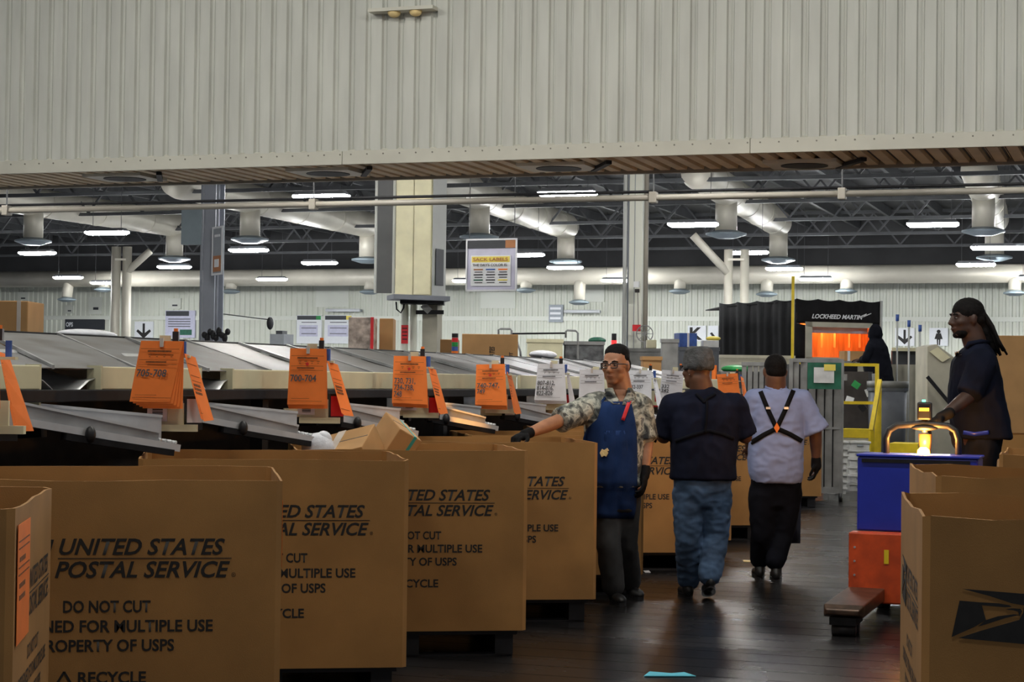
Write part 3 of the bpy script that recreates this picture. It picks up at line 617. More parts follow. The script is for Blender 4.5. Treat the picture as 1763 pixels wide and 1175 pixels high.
def print_face(body, origin, rz, half, width):
    """print on one face: origin = centre bottom of the face, rz = turn about z"""
    def loc(x, z):
        c, s = math.cos(rz), math.sin(rz); return (origin[0]+c*x+s*0.0016, origin[1]+s*x-c*0.0016, z)
    def t(txt, x, v, w, cap, shear=0.0, bold=0.0):
        p = loc(x, GH-v); put_text(body, txt, p[0], p[1], p[2], w, cap, M['ink'], shear, bold, (0, 0, rz))
    lx = -half+(width-0.93)/2
    e = link('eagle_emblem', EAG, body); e.location = loc(lx, GH-0.362); e.rotation_euler = (0, 0, rz)
    x0 = lx+0.275
    t('UNITED STATES', x0+0.015, 0.272, 0.60, 0.058, 0.28, 0.022); t('POSTAL SERVICE', x0, 0.356, 0.635, 0.058, 0.28, 0.022)
    ln = link('underline', UNDER, body); ln.location = loc(x0+0.01, GH-0.288); ln.rotation_euler = (0, 0, rz)
    t('®', x0+0.640, 0.356, 0.016, 0.016)
    t('DO NOT CUT', -0.158, 0.484, 0.315, 0.042, 0, 0.024); t('DESIGNED FOR MULTIPLE USE', -0.385, 0.556, 0.77, 0.042, 0, 0.024)
    t('PROPERTY OF USPS', -0.245, 0.627, 0.49, 0.042, 0, 0.024); t('RECYCLE', -0.10, 0.745, 0.245, 0.042, 0, 0.024)
    tr = link('recycle_triangle', TRI, body); tr.location = loc(-0.15, GH-0.745); tr.rotation_euler = (0, 0, rz)
UNDER = MB().bb((0, -0.001, 0), (0.63, 0, 0.003)).mesh('underline', M['ink'])
tb = MB()
for a, b in (((-0.026, 0, 0), (0.026, 0, 0)), ((0.026, 0, 0), (0, 0, 0.044)), ((0, 0, 0.044), (-0.026, 0, 0))): tb.beam(a, b, 0.002, 0.008)
TRI = tb.mesh('recycle_triangle', M['ink'])
def gaylord(corner, ang, label, seed=0, face='W', corner_side='right', faces=('front', 'right'), pallet_label=None, plabel=True, big=False):
    c, s = math.cos(ang), math.sin(ang); w, d = (GW, GD)
    sx = w/2 if corner_side == 'right' else -w/2
    cx = corner.x-(c*sx-s*(-d/2)); cy = corner.y-(s*sx+c*(-d/2))
    r = empty('gaylord_carton', (cx, cy, GZ), ang, label, 'carton', 'tall mail cartons on low pallets')
    body = link('carton', CB8 if big else CB[seed % 3], r)
    if 'front' in faces: print_face(body, (0, -d/2, 0), 0.0, w/2, w)
    if 'right' in faces: print_face(body, (w/2, 0, 0), math.pi/2, d/2, d)
    if 'left' in faces: print_face(body, (-w/2, 0, 0), -math.pi/2, d/2, d)
    p = empty('pallet', (cx, cy, 0), ang, pallet_label or ('black low pallet under the '+label), 'pallet', 'black pallets under the cartons')
    for nm, me in PAL:
        for off in me[1]: o = link(nm, me[0], p); o.location = off
    return r
PAL = [('deck_board', (MB().box((0, 0, 0), (1.18, 0.14, 0.022)).mesh('deck_board', M['dark_pallet']), [(0, y, 0.132) for y in (-0.45, -0.27, -0.09, 0.09, 0.27, 0.45)])),
       ('runner', (MB().box((0, 0, 0), (0.10, 1.0, 0.111)).mesh('runner', M['dark_pallet']), [(x, 0, 0.0655) for x in (-0.52, 0, 0.52)])),
       ('skid_board', (MB().box((0, 0, 0), (1.14, 0.10, 0.010)).mesh('skid_board', M['dark_pallet']), [(0, y, 0.005) for y in (-0.44, 0.44)]))]
BA = YAW+R(9.2)
ct = PZ(25, 878, 1.13); cb0 = PZ(92, 838, 1.13); BA0 = math.atan2(-(cb0-ct).x, (cb0-ct).y); print('BOX0', math.degrees(BA0-YAW), (cb0-ct).length); gaylord(ct, BA0, 'brown carton at the left edge of the picture, orange tag on its side', 0, pallet_label='black pallet under the carton at the left edge')
ct1 = PZ(487, 829, 1.13); gaylord(ct1, BA, 'brown printed carton with full DO NOT CUT lettering, second from the left', 1, pallet_label='black pallet under the second carton from the left')
ct2 = PZ(705, 793, 1.13); gaylord(ct2, BA, 'brown printed carton holding loose parcels, third from the left', 2, pallet_label='black pallet under the third carton from the left')
ct3 = PZ(910, 777, 1.13); gaylord(ct3, BA, 'brown printed carton just left of the one the apron wearer grips', 0, pallet_label='black pallet left of the one by the apron wearer')
ct4 = PZ(1030, 763, 1.13); gaylord(ct4, BA, 'brown printed carton whose edge the person in the blue apron grips', 1, pallet_label='black pallet under the carton the apron wearer grips')
ct5 = PZ(1108, 990, GZ); gaylord(ct5, BA, 'brown carton standing behind the person in the blue apron', 2, pallet_label='black pallet behind the person in the blue apron')
ct6 = PZ(1203, 952, GZ); gaylord(ct6, BA, 'brown printed carton between the apron wearer and the person in navy', 0, pallet_label='black pallet beside the person in jeans')
ct7 = PZ(1260, 931, GZ); gaylord(ct7, BA, 'brown carton mostly hidden behind the person in the grey beanie', 1, pallet_label='black pallet hidden behind the person in the grey beanie')
ct8 = PZ(1318, 905, GZ); gaylord(ct8, BA, 'brown printed carton between the beanie wearer and the suspenders wearer', 2, pallet_label='black pallet left of the suspenders wearer')
ct9 = PZ(1415, 855, GZ); gaylord(ct9, BA, 'farthest brown carton of the row, right of the suspenders wearer', 0, pallet_label='black pallet right of the suspenders wearer')
cb = PZ(905, 757, 1.13)
# right hand cartons
rA = YAW+R(-9.0)
def gaylord_r(corner, ang, label, faces, pallet_label, big=False):   # narrow side to the front: turn the carton by 90 degrees
    # front-left corner given; depth axis of the carton lies along the front
    a2 = ang+math.pi/2; c, s = math.cos(ang), math.sin(ang)
    cx = corner.x+c*GD/2-s*GW/2; cy = corner.y+s*GD/2+c*GW/2
    r = empty('gaylord_carton', (cx, cy, GZ), a2, label, 'carton', 'tall mail cartons on low pallets'); body = link('carton', CB8 if big else CB[0], r)
    if 'front' in faces: print_face(body, (-GW/2, 0, 0), -math.pi/2, GD/2, GD)
    if 'left' in faces: print_face(body, (0, GD/2, 0), math.pi, GW/2, GW)
    p = empty('pallet', (cx, cy, 0), a2, pallet_label, 'pallet', 'black pallets under the cartons')
    for nm, me in PAL:
        for off in me[1]: o = link(nm, me[0], p); o.location = off
    return r
gaylord_r(PZ(1589, 892, 1.13), rA, 'nearest brown carton at lower right with a black eagle emblem', ('front', 'left'), 'black pallet under the carton with the eagle at lower right', True)
gaylord_r(PZ(1612, 822, 1.13), rA+R(2), 'open brown carton directly behind the one with the eagle', ('left',), 'black pallet behind the carton with the eagle', True)
gaylord_r(PZ(1720, 784, 1.13), rA+R(-8), 'brown carton at the right edge beneath the driver', ('left',), 'black pallet beneath the driver at the right edge', True)
q = PZ(1722, 757, 1.13)
gaylord_r(Vector((P(1722, 757, 15.0).x, P(1722, 757, 15.0).y, 1.13)), YAW-R(10), 'brown carton at the right edge that carries a taller carton', (), 'black pallet of the stacked cartons at the right edge')
# tall carton standing on it
def carton(name, c, size, ang, label, mt=None, tape=None, base=None, tilt=None):
    r = empty(name, (c[0], c[1], c[2]), ang, label, 'carton'); r.rotation_euler = (tilt[0] if tilt else 0, tilt[1] if tilt else 0, ang)
    w, d, h = size; lc = MB().box((0, 0, h/2), (w, d, h)); o = link('body', lc.mesh('body', mt or M['card2']), r)
    b = o.modifiers.new('bevel', 'BEVEL'); b.width = 0.006; b.segments = 2
    o = link('lid_seam', MB().box((0, 0, h+0.0005), (w*0.98, 0.006, 0.002)).mesh('lid_seam', M['ink_grey']), r)
    if tape:
        o = link('tape', MB().bb((-w*0.06+tape[1]*w, -d/2-0.0015, 0), (w*0.06+tape[1]*w, d/2+0.0015, h+0.002)).mesh('tape', tape[0]), r)
    return r
q = P(1722, 758, 15.0)
tc_ = carton('tall_carton', (q.x+CR.x*0.55+CF.x*0.45, q.y+CR.y*0.55+CF.y*0.45, 1.136), (0.98, 0.7, 0.80), YAW-R(10), 'tall tan carton stacked behind the driver at the right edge')
put_text(tc_, 'POSTAL', -0.18, -0.353, 0.12, 0.3, 0.05, M['ink'], rot=(0, R(90), 0))

# ================================================================== SORTER
XS = -4.95; XB = -6.2; ZBAR = 1.415; Y0s, Y1s = 3.5, 22.2
so = empty('parcel_sorter', (XB, (Y0s+Y1s)/2, 0), label='long steel parcel sorter with sloped plates and cream panels behind the cartons', cat='machine')
MB().bb((XS-0.06, Y0s, ZBAR-0.03), (XS, Y1s, ZBAR+0.03)).build('black_rail', M['black_metal'], so, bevel=0.006)
MB().bb((XB-0.06, Y0s, 1.70), (XB, Y1s, 1.765)).build('back_rail', M['black_metal'], so, bevel=0.006)
MB().bb((XB+0.15, Y0s, 0.0), (XS-0.62, Y1s, 1.37)).build('lower_body', M['dark_under'], so)
for y in range(4, 22, 3): MB().bb((XS-0.14, y, 0), (XS-0.06, y+0.08, 1.40)).build('leg', M['black_metal'], so)
MB().bb((XB-1.5, Y0s, 1.60), (XB-0.06, Y1s, 1.68)).build('belt_bed', M['dark_under'], so)
for y in range(4, 22, 3): MB().bb((XB-1.4, y, 0), (XB-1.3, y+0.1, 1.6)).build('bed_leg', M['black_metal'], so)
# stations
TAGX = [-30, 277, 531, 707, 846, 948, 1020, 1104, 1157, 1255]
ST = [PX(p, 650, -4.75).y for p in TAGX]
SP = 1.56; YK = [ST[1]+(k-1)*SP for k in range(0, 10)]
# sloped plates between diagonal seams
def plate(parent, y, w, k):
    a = Vector((XS-0.06, y, 1.55)); b = Vector((XS-0.06, y+w, 1.55)); c = Vector((XB, y+w+1.1, 1.755)); d = Vector((XB, y+1.1, 1.755)); m = 0.012*(1 if k % 2 else -1)
    g = [[a.lerp(d, t)+Vector((0, 0, m*math.sin(math.pi*t))), b.lerp(c, t)+Vector((0, 0, m*math.sin(math.pi*t)))] for t in (0, 0.25, 0.5, 0.75, 1)]
    MB().sheet(g, 0.004).build('sloped_plate', M['steel_worn'], parent, smooth=False)
    MB().beam(a+Vector((0, 0, 0.004)), d+Vector((0, 0, 0.004)), 0.012, 0.02).build('seam_rib', M['steel'], parent)
kk = 0; y = Y0s-1.2
while y < Y1s-1.2:
    plate(so, y, 0.77, kk); y += 0.78; kk += 1
# curved scoops between cream panels at the near stations, continuous panels further on
def cream(y0, y1): MB().bb((XS-0.05, y0, ZBAR+0.03), (XS-0.02, y1, 1.56)).build('cream_panel', M['cream'], so, bevel=0.006)
def pxy(px): return PX(px, 650, XS).y
cream(Y0s, pxy(76)); cream(pxy(181), pxy(352)); cream(pxy(407), pxy(900)-0.1); cream(pxy(900), pxy(1010)); cream(pxy(1012), pxy(1130)); cream(pxy(1132), Y1s)
def scoop(y0, y1):
    g = []
    for i in range(9):
        t = i/8.0; row = []
        for j in range(7):
            u = j/6.0; row.append(Vector((XS-0.05-0.55*u, y0+(y1-y0)*t+0.12*u, ZBAR+0.035+0.19*u*u+0.05*math.cos(2*math.pi*t)*(1-u))))
        g.append(row)
    MB().sheet(g, 0.004).build('scoop', M['steel_bright'], so, smooth=True)
    MB().bb((XS-0.66, y0-0.1, ZBAR), (XS-0.63, y1+1.6, 1.63)).build('scoop_back', M['steel_worn'], so)
scoop(pxy(76), pxy(181)); scoop(pxy(352), pxy(407))
# flanges at the cut panel ends
for px in (76, 181, 352, 407): yy = pxy(px); MB().bb((XS-0.10, yy-0.008, ZBAR-0.07 if px == 76 else ZBAR+0.03), (XS-0.02, yy+0.008, 1.565)).build('panel_end', M['cream'], so)

# discharge chutes: one per station
N1 = PX(308, 768, -4.50); N0 = PX(40, 722, -4.93); ys1 = YK[1]
def chute_proto():
    r = empty('discharge_chute', (0, 0, 0)); n0 = Vector((N0.x+4.75, N0.y-ys1, N0.z)); n1 = Vector((N1.x+4.75, N1.y-ys1, N1.z))
    d = (n1-n0); dh = Vector((d.x, d.y, 0)).normalized(); wv = Vector((-dh.y, dh.x, 0)); wd = 0.24
    f0 = n0+wv*wd; f1 = n1+wv*wd
    MB().sheet([[n0, n1], [f0, f1]], 0.004).build('chute_floor', M['steel'], r)
    MB().beam(n0-UP*0.012, n1-UP*0.012, 0.03, 0.035).build('side_rail', M['steel_bright'], r)
    MB().beam(n0+UP*0.072-wv*0.006, n0.lerp(n1, 0.86)+UP*0.050-wv*0.006, 0.014, 0.012).build('side_lip', M['steel_bright'], r)
    MB().beam(n0+UP*0.036, n0.lerp(n1, 0.86)+UP*0.024, 0.006, 0.065).build('side_skirt', M['steel'], r)
    e0 = f0; e1 = f0.lerp(f1, 1.04); h0, h1 = 1.387-f0.z, 1.315-e1.z
    MB().sheet([[e0, e1], [e0+UP*h0, e1+UP*h1]], 0.004).build('far_wall', M['steel_bright'], r)
    MB().beam(e0+UP*h0, e1+UP*h1, 0.02, 0.014).build('far_lip', M['steel_bright'], r)
    for k in range(4):
        a = n0.lerp(n1, 0.88+0.035*k)+UP*0.014; MB().cyl(a+wv*0.01, a+wv*(wd*0.75), 0.009, n=8).build('tip_roller', M['steel_bright'], r, smooth=True)
    a = n0.lerp(n1, 0.40)-wv*0.03-UP*0.02; MB().ell(a, (0.026, 0.026, 0.04)).build('knob', M['black_plastic'], r, smooth=True)
    MB().beam(n0.lerp(n1, 0.25)-UP*0.05, n0.lerp(n1, 0.95)-UP*0.04, 0.06, 0.03).build('support_bar', M['black_metal'], r)
    MB().beam(n0.lerp(n1, 0.3)+wv*0.3-UP*0.035, n0.lerp(n1, 0.3)+wv*0.3+Vector((-0.35, 0, -0.06)), 0.05, 0.04).build('support_arm', M['black_metal'], r)
    return r
cp = chute_proto(); WH = ['at the left edge of the picture', 'under the first full orange tags', 'under the second orange tags', 'under the third orange tags', 'under the fourth orange tags', 'under the first white tags', 'behind the arm of the apron wearer', 'behind the apron wearer', 'left of the beanie wearer', 'under the last orange tags']
for k in range(10):
    o = cp if k == 0 else copy_tree(cp)
    o.location = (-4.75, YK[k], 0); tag(o, 'sloping steel discharge chute '+WH[k], 'chute', 'discharge chutes of the sorter')

# tag pads
def text_quad(parent, name, body, TL, TR, BL, u, v, wu, cv, mt, off=0.003, bold=0.022):
    me = text_mesh(body, 1.0, 1.0, mt, 0.0, bold); U = TR-TL; V = BL-TL; nn = U.cross(V).normalized()
    if nn.dot(TL-CO) > 0: nn = -nn
    w0 = wloc(parent); m2 = bpy.data.meshes.new(name)
    m2.from_pydata([TL+U*(u+q.co.x*wu)+V*(v-q.co.z*cv)+nn*off-w0 for q in me.vertices], [], [tuple(p.vertices) for p in me.polygons]); m2.materials.append(mt)
    return link(name, m2, parent)
def bar_quad(parent, name, mt, TL, TR, BL, u0, v0, u1, v1, off=0.0025):
    U = TR-TL; V = BL-TL; nn = U.cross(V).normalized()
    if nn.dot(TL-CO) > 0: nn = -nn
    MB().prism([TL+U*u0+V*v0+nn*off, TL+U*u1+V*v0+nn*off, TL+U*u1+V*v1+nn*off, TL+U*u0+V*v1+nn*off], -nn*0.001).build(name, mt, parent)
def pad(name, pts, Zt, Zb, mt, label, lines, n=4, fan=(7, 5), ink=None, dot=False):
    """pts: TL,TR,BR,BL of the front sheet as pixels at depth Zt (top) and Zb (bottom)"""
    ink = ink or M['ink_brown']
    TL, TR = P(*pts[0], Zt), P(*pts[1], Zt); BR, BL = P(*pts[2], Zb), P(*pts[3], Zb)
    r = empty(name, (TL+TR+BR+BL)/4-UP*0.15, label=label, cat='tag', group='routing tags on the sorter')
    s = TR-TL
    for k in range(n-1, -1, -1):
        tw = (CF*0.004*k); sh = CR*(fan[0]/330*k/3.0)-UP*(fan[1]/330*k/3.0); g = []
        for i in range(6):
            t = i/5.0; bow = -CF*0.014*math.sin(math.pi*0.5*t)*(1-k/n); g.append([TL.lerp(BL, t)+tw+sh*t+bow, TR.lerp(BR, t)+tw+sh*t+bow*0.3])
        MB().sheet(g, 0.0012).build('sheet', mt, r)
    o = -CF*0.02
    A, B, C = TL+o, TR+o, BL+o
    for (v, u0, u1) in ((0.13, 0.05, 0.95), (0.31, 0.05, 0.95), (0.385, 0.05, 0.95), (0.93, 0.05, 0.95), (0.885, 0.10, 0.6)): bar_quad(r, 'print_line', ink, A, B, C, u0, v, u1, v+0.006)
    bar_quad(r, 'print_band', ink, A, B, C, 0.22, 0.155, 0.78, 0.185); bar_quad(r, 'print_band', ink, A, B, C, 0.22, 0.335, 0.7, 0.36)
    for k in range(4): bar_quad(r, 'print_mark', ink, A, B, C, 0.25+0.17*k, 0.225, 0.33+0.17*k, 0.235); bar_quad(r, 'print_mark', ink, A, B, C, 0.27+0.17*k, 0.255, 0.31+0.17*k, 0.265)
    if dot:
        c = A+(B-A)*0.5+(C-A)*0.275; MB().cyl(c-CF*0.004, c-CF*0.002, 0.010, n=10).build('red_dot', M['red_dot'], r)
    for k, (tx, w) in enumerate(lines): text_quad(r, 'lettering', tx, A, B, C, 0.05, 0.585+0.14*k, w, 0.115, ink if ink is not M['ink_brown'] else M['ink_grey'])
    c = TL.lerp(TR, 0.5)-CF*0.012; MB().box(c-UP*0.008, (0.018, 0.02, 0.045), Matrix.Rotation(YAW, 3, 'Z')).build('clip', M['clear_tape'], r)
    return r
def zt(px): return (PX(px, 650, -4.70)-CO).dot(CF)
pad('routing_tag', [(-62, 575), (-2, 578), (-6, 700), (-72, 690)], zt(22)-0.3, zt(22)-0.3, M['orange'], 'orange paper tags cut off by the left edge of the picture', [], 3)
Z = zt(277)
pad('routing_tag', [(243, 587), (316, 588), (293, 693), (224, 692)], Z, Z-0.06, M['orange'], 'orange paper tags printed 705-708', [('705-708', 0.70)], 5, (15, 8))
pad('routing_tag', [(500, 600), (562, 601), (562, 697), (495, 697)], zt(531), zt(531)-0.05, M['orange'], 'orange paper tags printed 700-704', [('700-704', 0.72)], 4, (2, 8), dot=True)
pad('routing_tag', [(678, 613), (733, 614), (736, 697), (675, 694)], zt(707), zt(707)-0.05, M['orange'], 'orange paper tags printed 730, 731 and 734-738', [('730, 731,', 0.66), ('734-738,', 0.62), ('748', 0.25)], 4, (2, 8), dot=True)
pad('routing_tag', [(820, 628), (869, 627), (873, 699), (818, 697)], zt(846), zt(846)-0.05, M['orange'], 'orange paper tags printed 740-747', [('740-747,', 0.78), ('749', 0.28)], 4, (1, 10), dot=True)
pad('routing_tag', [(926, 627), (972, 627), (975, 691), (920, 689)], zt(948), zt(948)-0.05, M['white_paper'], 'white paper tags left of the apron wearer with three number lines', [('807-812,', 0.66), ('814-816,', 0.62), ('822-826', 0.6)], 4, (2, 8), ink=M['ink_grey'])
pad('routing_tag', [(998, 637), (1040, 637), (1041, 697), (996, 697)], zt(1020), zt(1020)-0.05, M['white_paper'], 'white paper tags half hidden behind the left shoulder side of the apron wearer', [], 3, (2, 6), ink=M['ink_grey'])
pad('routing_tag', [(1082, 638), (1122, 638), (1121, 692), (1080, 692)], zt(1104), zt(1104)-0.05, M['white_paper'], 'white paper tags just right of the head of the apron wearer', [('332-337', 0.6)], 3, (2, 6), ink=M['ink_grey'])
pad('routing_tag', [(1140, 637), (1178, 640), (1172, 692), (1134, 690)], zt(1157), zt(1157)-0.05, M['white_paper'], 'white paper tags left of the grey beanie', [('332', 0.35), ('342', 0.35)], 3, (2, 6), ink=M['ink_grey'])
pad('routing_tag', [(1234, 645), (1270, 643), (1275, 690), (1238, 690)], zt(1255), zt(1255)-0.05, M['orange'], 'small orange paper tags right of the beanie wearer', [], 3, (2, 6))
SIDE = [(22, [(-2, 606), (14, 612), (52, 738), (24, 739)], M['orange'], 'orange side tags hanging aslant at the left edge', 'white'),
        (277, [(317, 609), (336, 616), (363, 720), (346, 722)], M['orange'], 'orange side tags hanging aslant right of 705-708', 'white'),
        (531, [(563, 622), (581, 628), (605, 714), (588, 712)], M['orange'], 'orange side tags hanging aslant right of 700-704', 'red'),
        (707, [(737, 632), (750, 637), (768, 709), (755, 711)], M['orange'], 'orange side tags hanging aslant right of 734-738', 'red'),
        (846, [(872, 640), (880, 645), (895, 710), (885, 711)], M['orange'], 'orange side tags hanging aslant right of 740-747', 'white'),
        (948, [(975, 640), (980, 645), (990, 700), (981, 701)], M['white_paper'], 'white side tags hanging left of the apron wearer', 'red'),
        (1104, [(1122, 642), (1128, 646), (1140, 697), (1131, 698)], M['white_paper'], 'white side tags hanging left of the beanie wearer', 'red'),
        (1255, [(1275, 648), (1280, 652), (1288, 695), (1281, 696)], M['orange'], 'orange side tags hanging above the suspenders wearer', 'red')]
for px, pts, mt, lab, pc in SIDE:
    Zt = zt(px)+0.02; TL, TR = P(*pts[0], Zt), P(*pts[1], Zt+0.10); BR, BL = P(*pts[2], Zt+0.04), P(*pts[3], Zt-0.06)
    r = empty('side_tag', (TL+BR)/2-UP*0.15, label=lab, cat='tag', group='side tags on the sorter')
    for k in range(3):
        sh = CR*(0.006*k)-UP*0.006*k+CF*0.004*k; MB().sheet([[TL.lerp(BL, t)+sh*t+CF*0.003*k, TR.lerp(BR, t)+sh*t+CF*0.003*k] for t in (0, 0.33, 0.66, 1)], 0.0012).build('sheet', mt, r)
    ik = M['ink_brown'] if mt is M['orange'] else M['ink_grey']; o = -CF*0.005
    for v in (0.14, 0.32, 0.40, 0.9): bar_quad(r, 'print_line', ik, TL+o, TR+o, BL+o, 0.1, v, 0.9, v+0.006)
    for v in (0.45, 0.51, 0.57): bar_quad(r, 'print_band', ik, TL+o, TR+o, BL+o, 0.15, v, 0.75, v+0.035)
    # pouch below
    c = P((pts[2][0]+pts[3][0])/2-22*Zt**-1*9.6, pts[3][1]-14*9.6/Zt, Zt+0.10)
    pr = empty('label_pouch', c-UP*0.09, YAW+R(25), ('white' if pc == 'white' else 'red')+' faced label pouch behind the '+lab, 'pouch', 'label pouches of the sorter')
    link('pouch', MB().box((0, 0, 0.08), (0.085, 0.06, 0.17)).mesh('pouch', M['black_plastic']), pr)
    o = link('label', MB().box((0, -0.033, 0.09), (0.078, 0.006, 0.12)).mesh('label', M['white_paper'] if pc == 'white' else M['red']), pr)
    link('bracket', MB().box((-0.14, 0.03, 0.05), (0.34, 0.02, 0.05)).mesh('bracket', M['cream']), pr)
# holders with bar code plates
for k, px in enumerate(TAGX):
    Zt = zt(px)+0.06; b = P(px+6, 650, Zt); py0 = (585, 587, 600, 613, 627, 627, 637, 638, 637, 645)[k]; z1 = P(px+6, py0-9*9.6/Zt, Zt).z; z0 = P(px+6, {0: 740}.get(k, 650+85*9.6/Zt), Zt).z
    r = empty('tag_holder', (b.x, b.y, z0), YAW, 'cream bracket with a bar code plate holding the tags '+['at the left edge', 'printed 705-708', 'printed 700-704', 'printed 734-738', 'printed 740-747', 'left of the apron wearer', 'behind the apron wearer', 'right of the apron wearer', 'left of the grey beanie', 'right of the beanie wearer'][k], 'bracket', 'tag holders on the sorter')
    H = z1-z0
    link('post', MB().box((0, 0.01, H/2), (0.055, 0.02, H)).mesh('post', M['cream']), r)
    link('foot', MB().box((0.05, 0.0, 0.0), (0.24, 0.04, 0.035)).mesh('foot', M['cream']), r)
    link('backing', MB().box((0.02, 0.005, 0.07), (0.16, 0.02, 0.11)).mesh('backing', M['cream']), r)
    pl = link('barcode_plate', MB().box((-0.03, -0.012, 0.075), (0.10, 0.008, 0.085)).mesh('barcode_plate', M['white_paper']), r)
    bm_ = MB()
    for j in range(7): bm_.box((-0.028, -0.0175, 0.050+0.0085*j), (0.052, 0.002, 0.0035+0.002*(j % 2)))
    bo = link('bar_code', bm_.mesh('bar_code', M['ink']), pl); bo['kind'] = 'stuff'
    link('clip_black', MB().box((0.055, 0, H-0.005), (0.03, 0.03, 0.05)).mesh('clip', M['black_plastic']), r)
    link('pen_cap', MB().cyl((0.055, 0, H+0.018), (0.055, 0, H+0.036), 0.011, n=8).mesh('pen_cap', M['orange']), r)
    link('bottle', MB().cyl((0.095, 0, H-0.10), (0.095, 0, H-0.03), 0.014, n=10).mesh('bottle', M['blue_light']), r)
    link('bottle_shelf', MB().box((0.06, 0.0, H-0.106), (0.14, 0.05, 0.012)).mesh('bottle_shelf', M['cream']), r)
# tags fixed to cartons
c0 = ct; ax = Vector((math.cos(BA), math.sin(BA), 0)); ay = Vector((-math.sin(BA), math.cos(BA), 0))
for (cc, d0, d1, z0, z1, lab, bang) in ((ct, 0.06, 0.38, 0.73, 1.08, 'orange paper tag on the side of the carton at the left edge', BA0), (ct1, 0.10, 0.34, 0.80, 1.05, 'orange paper tag on the side of the second carton', BA)):
    ax = Vector((math.cos(bang), math.sin(bang), 0)); ay = Vector((-math.sin(bang), math.cos(bang), 0))
    o = ax*0.004; a = cc+ay*d0+o; b = cc+ay*d1+o
    r = empty('carton_tag', Vector((a.x, a.y, z0)), label=lab, cat='tag')
    A, B, C = Vector((a.x, a.y, z1)), Vector((b.x, b.y, z1)), Vector((a.x, a.y, z0))
    MB().sheet([[A, B], [C, C+B-A]], 0.0015).build('sheet', M['orange'], r)
    for v in (0.14, 0.2, 0.36, 0.42): bar_quad(r, 'print_line', M['ink_brown'], A, B, C, 0.08, v, 0.92, v+0.012)
    for v in (0.28, 0.5, 0.6): bar_quad(r, 'print_band', M['ink_brown'], A, B, C, 0.15, v, 0.6, v+0.04)
# loose parcels in the third carton and neighbours
cen3 = ct3-ax*(GW/2)+ay*(GD/2)
carton('filler_parcel', (cen3.x, cen3.y, GZ+0.022), (1.1, 0.9, 0.70), BA, 'large carton lying hidden inside the carton left of the gripped one')
q = P(602, 772, 10.85); carton('small_parcel', (q.x, q.y, q.z-0.16), (0.42, 0.30, 0.22), YAW+R(-18), 'tan parcel with clear tape tilted inside a carton', M['card2'], (M['clear_tape'], 0.0), tilt=(R(26), R(-14)))
q = P(648, 766, 11.05); carton('small_parcel', (q.x, q.y, q.z-0.14), (0.16, 0.34, 0.30), YAW+R(28), 'tan parcel with a teal band leaning beside the tilted one', M['card2'], (M['teal'], 0.2), tilt=(R(18), R(28)))
q = P(548, 760, 10.6); bg = MB(); rnd = random.Random(5)
bg.ell(q-UP*0.05, (0.10, 0.08, 0.10)).ell(q+CR*0.03+UP*0.0, (0.05, 0.05, 0.06)); bo = bg.build('white_bag', M['white_bag'], smooth=True, label='crumpled white poly bag beside the tilted parcels', cat='bag')
q = P(939, 706, 16.6); carton('small_parcel', (q.x, q.y, q.z-0.09), (0.22, 0.2, 0.19), YAW+R(40), 'tan parcel lying in a chute left of the apron wearer')
# parcels on the belt behind
def on_belt(px0, px1, pyt, label, X=-6.75, dep=0.4, ang=None, mt=None, tape=None, name='parcel', zb=1.68):
    a = PX(px0, pyt, X); b = PX(px1, pyt, X); c = (a+b)/2; w = (b-a).dot(CR); z1 = c.z
    return carton(name, (c.x-0.1, c.y+dep*0.3, zb), (w, dep, z1-zb), ang if ang is not None else YAW, label, mt, tape)
on_belt(-12, 88, 519, 'tan taped carton on top of the sorter at the far left', tape=(M['clear_tape'], 0.22))
wr = on_belt(606, 660, 547, 'carton wrapped in plastic with red tape on the sorter belt', mt=M['wrap'], tape=(M['red'], 0.42))
on_belt(662, 690, 549, 'plain tan carton end beside the plastic wrapped one', mt=M['card2'])
on_belt(766, 800, 585, 'small tan carton left of the printed one on the belt')
bx = on_belt(801, 900, 576, 'wide tan printed carton on the belt behind the fourth orange tags')
put_text(bx, 'STATES', 0.05, -0.203, 0.04, 0.16, 0.055, M['ink'], 0.2, 0.02, (0, R(-90), 0)); put_text(bx, 'CUT', 0.25, -0.203, 0.04, 0.10, 0.04, M['ink'], 0, 0.02, (0, R(-90), 0))
q = PX(150, 571, -6.45); bg = MB().ell((q.x, q.y, 1.775), (0.12, 0.32, 0.035)); bg.build('white_bag', M['white_bag'], smooth=True, label='flat white poly bag lying on the sorter near the arrow sign', cat='bag')
q = PX(935, 612, -6.3); MB().ell((q.x, q.y, 1.80), (0.12, 0.35, 0.05)).build('white_bag', M['white_bag'], smooth=True, label='white poly bag on the sorter left of the first white tags', cat='bag')
def stack_light(px, pyb, pyt, X, cols, lab):
    a = PX(px, pyb, X); t = PX(px, pyt, X); r = empty('stack_light', (a.x, a.y, 1.68), label=lab, cat='signal lamp'); n = len(cols); h = (t.z-a.z)/n
    MB().cyl((a.x, a.y, 1.68), (a.x, a.y, a.z), 0.02, n=10).build('stem', M['cage'], r)
    for k, c in enumerate(cols): MB().cyl((a.x, a.y, a.z+h*k), (a.x, a.y, a.z+h*(k+0.94)), 0.032, n=14).build('segment', c, r, smooth=False)
stack_light(783, 612, 574, -6.5, [M['orange'], M['blue_light'], M['green_bright'], M['red'], M['black_plastic']], 'stack of coloured signal lamps in front of the tan cartons')
q = P(1057, 600, 24.0); r = empty('stack_light', (q.x, q.y, 0), label='signal lamp with red segment behind the head of the apron wearer', cat='signal lamp')
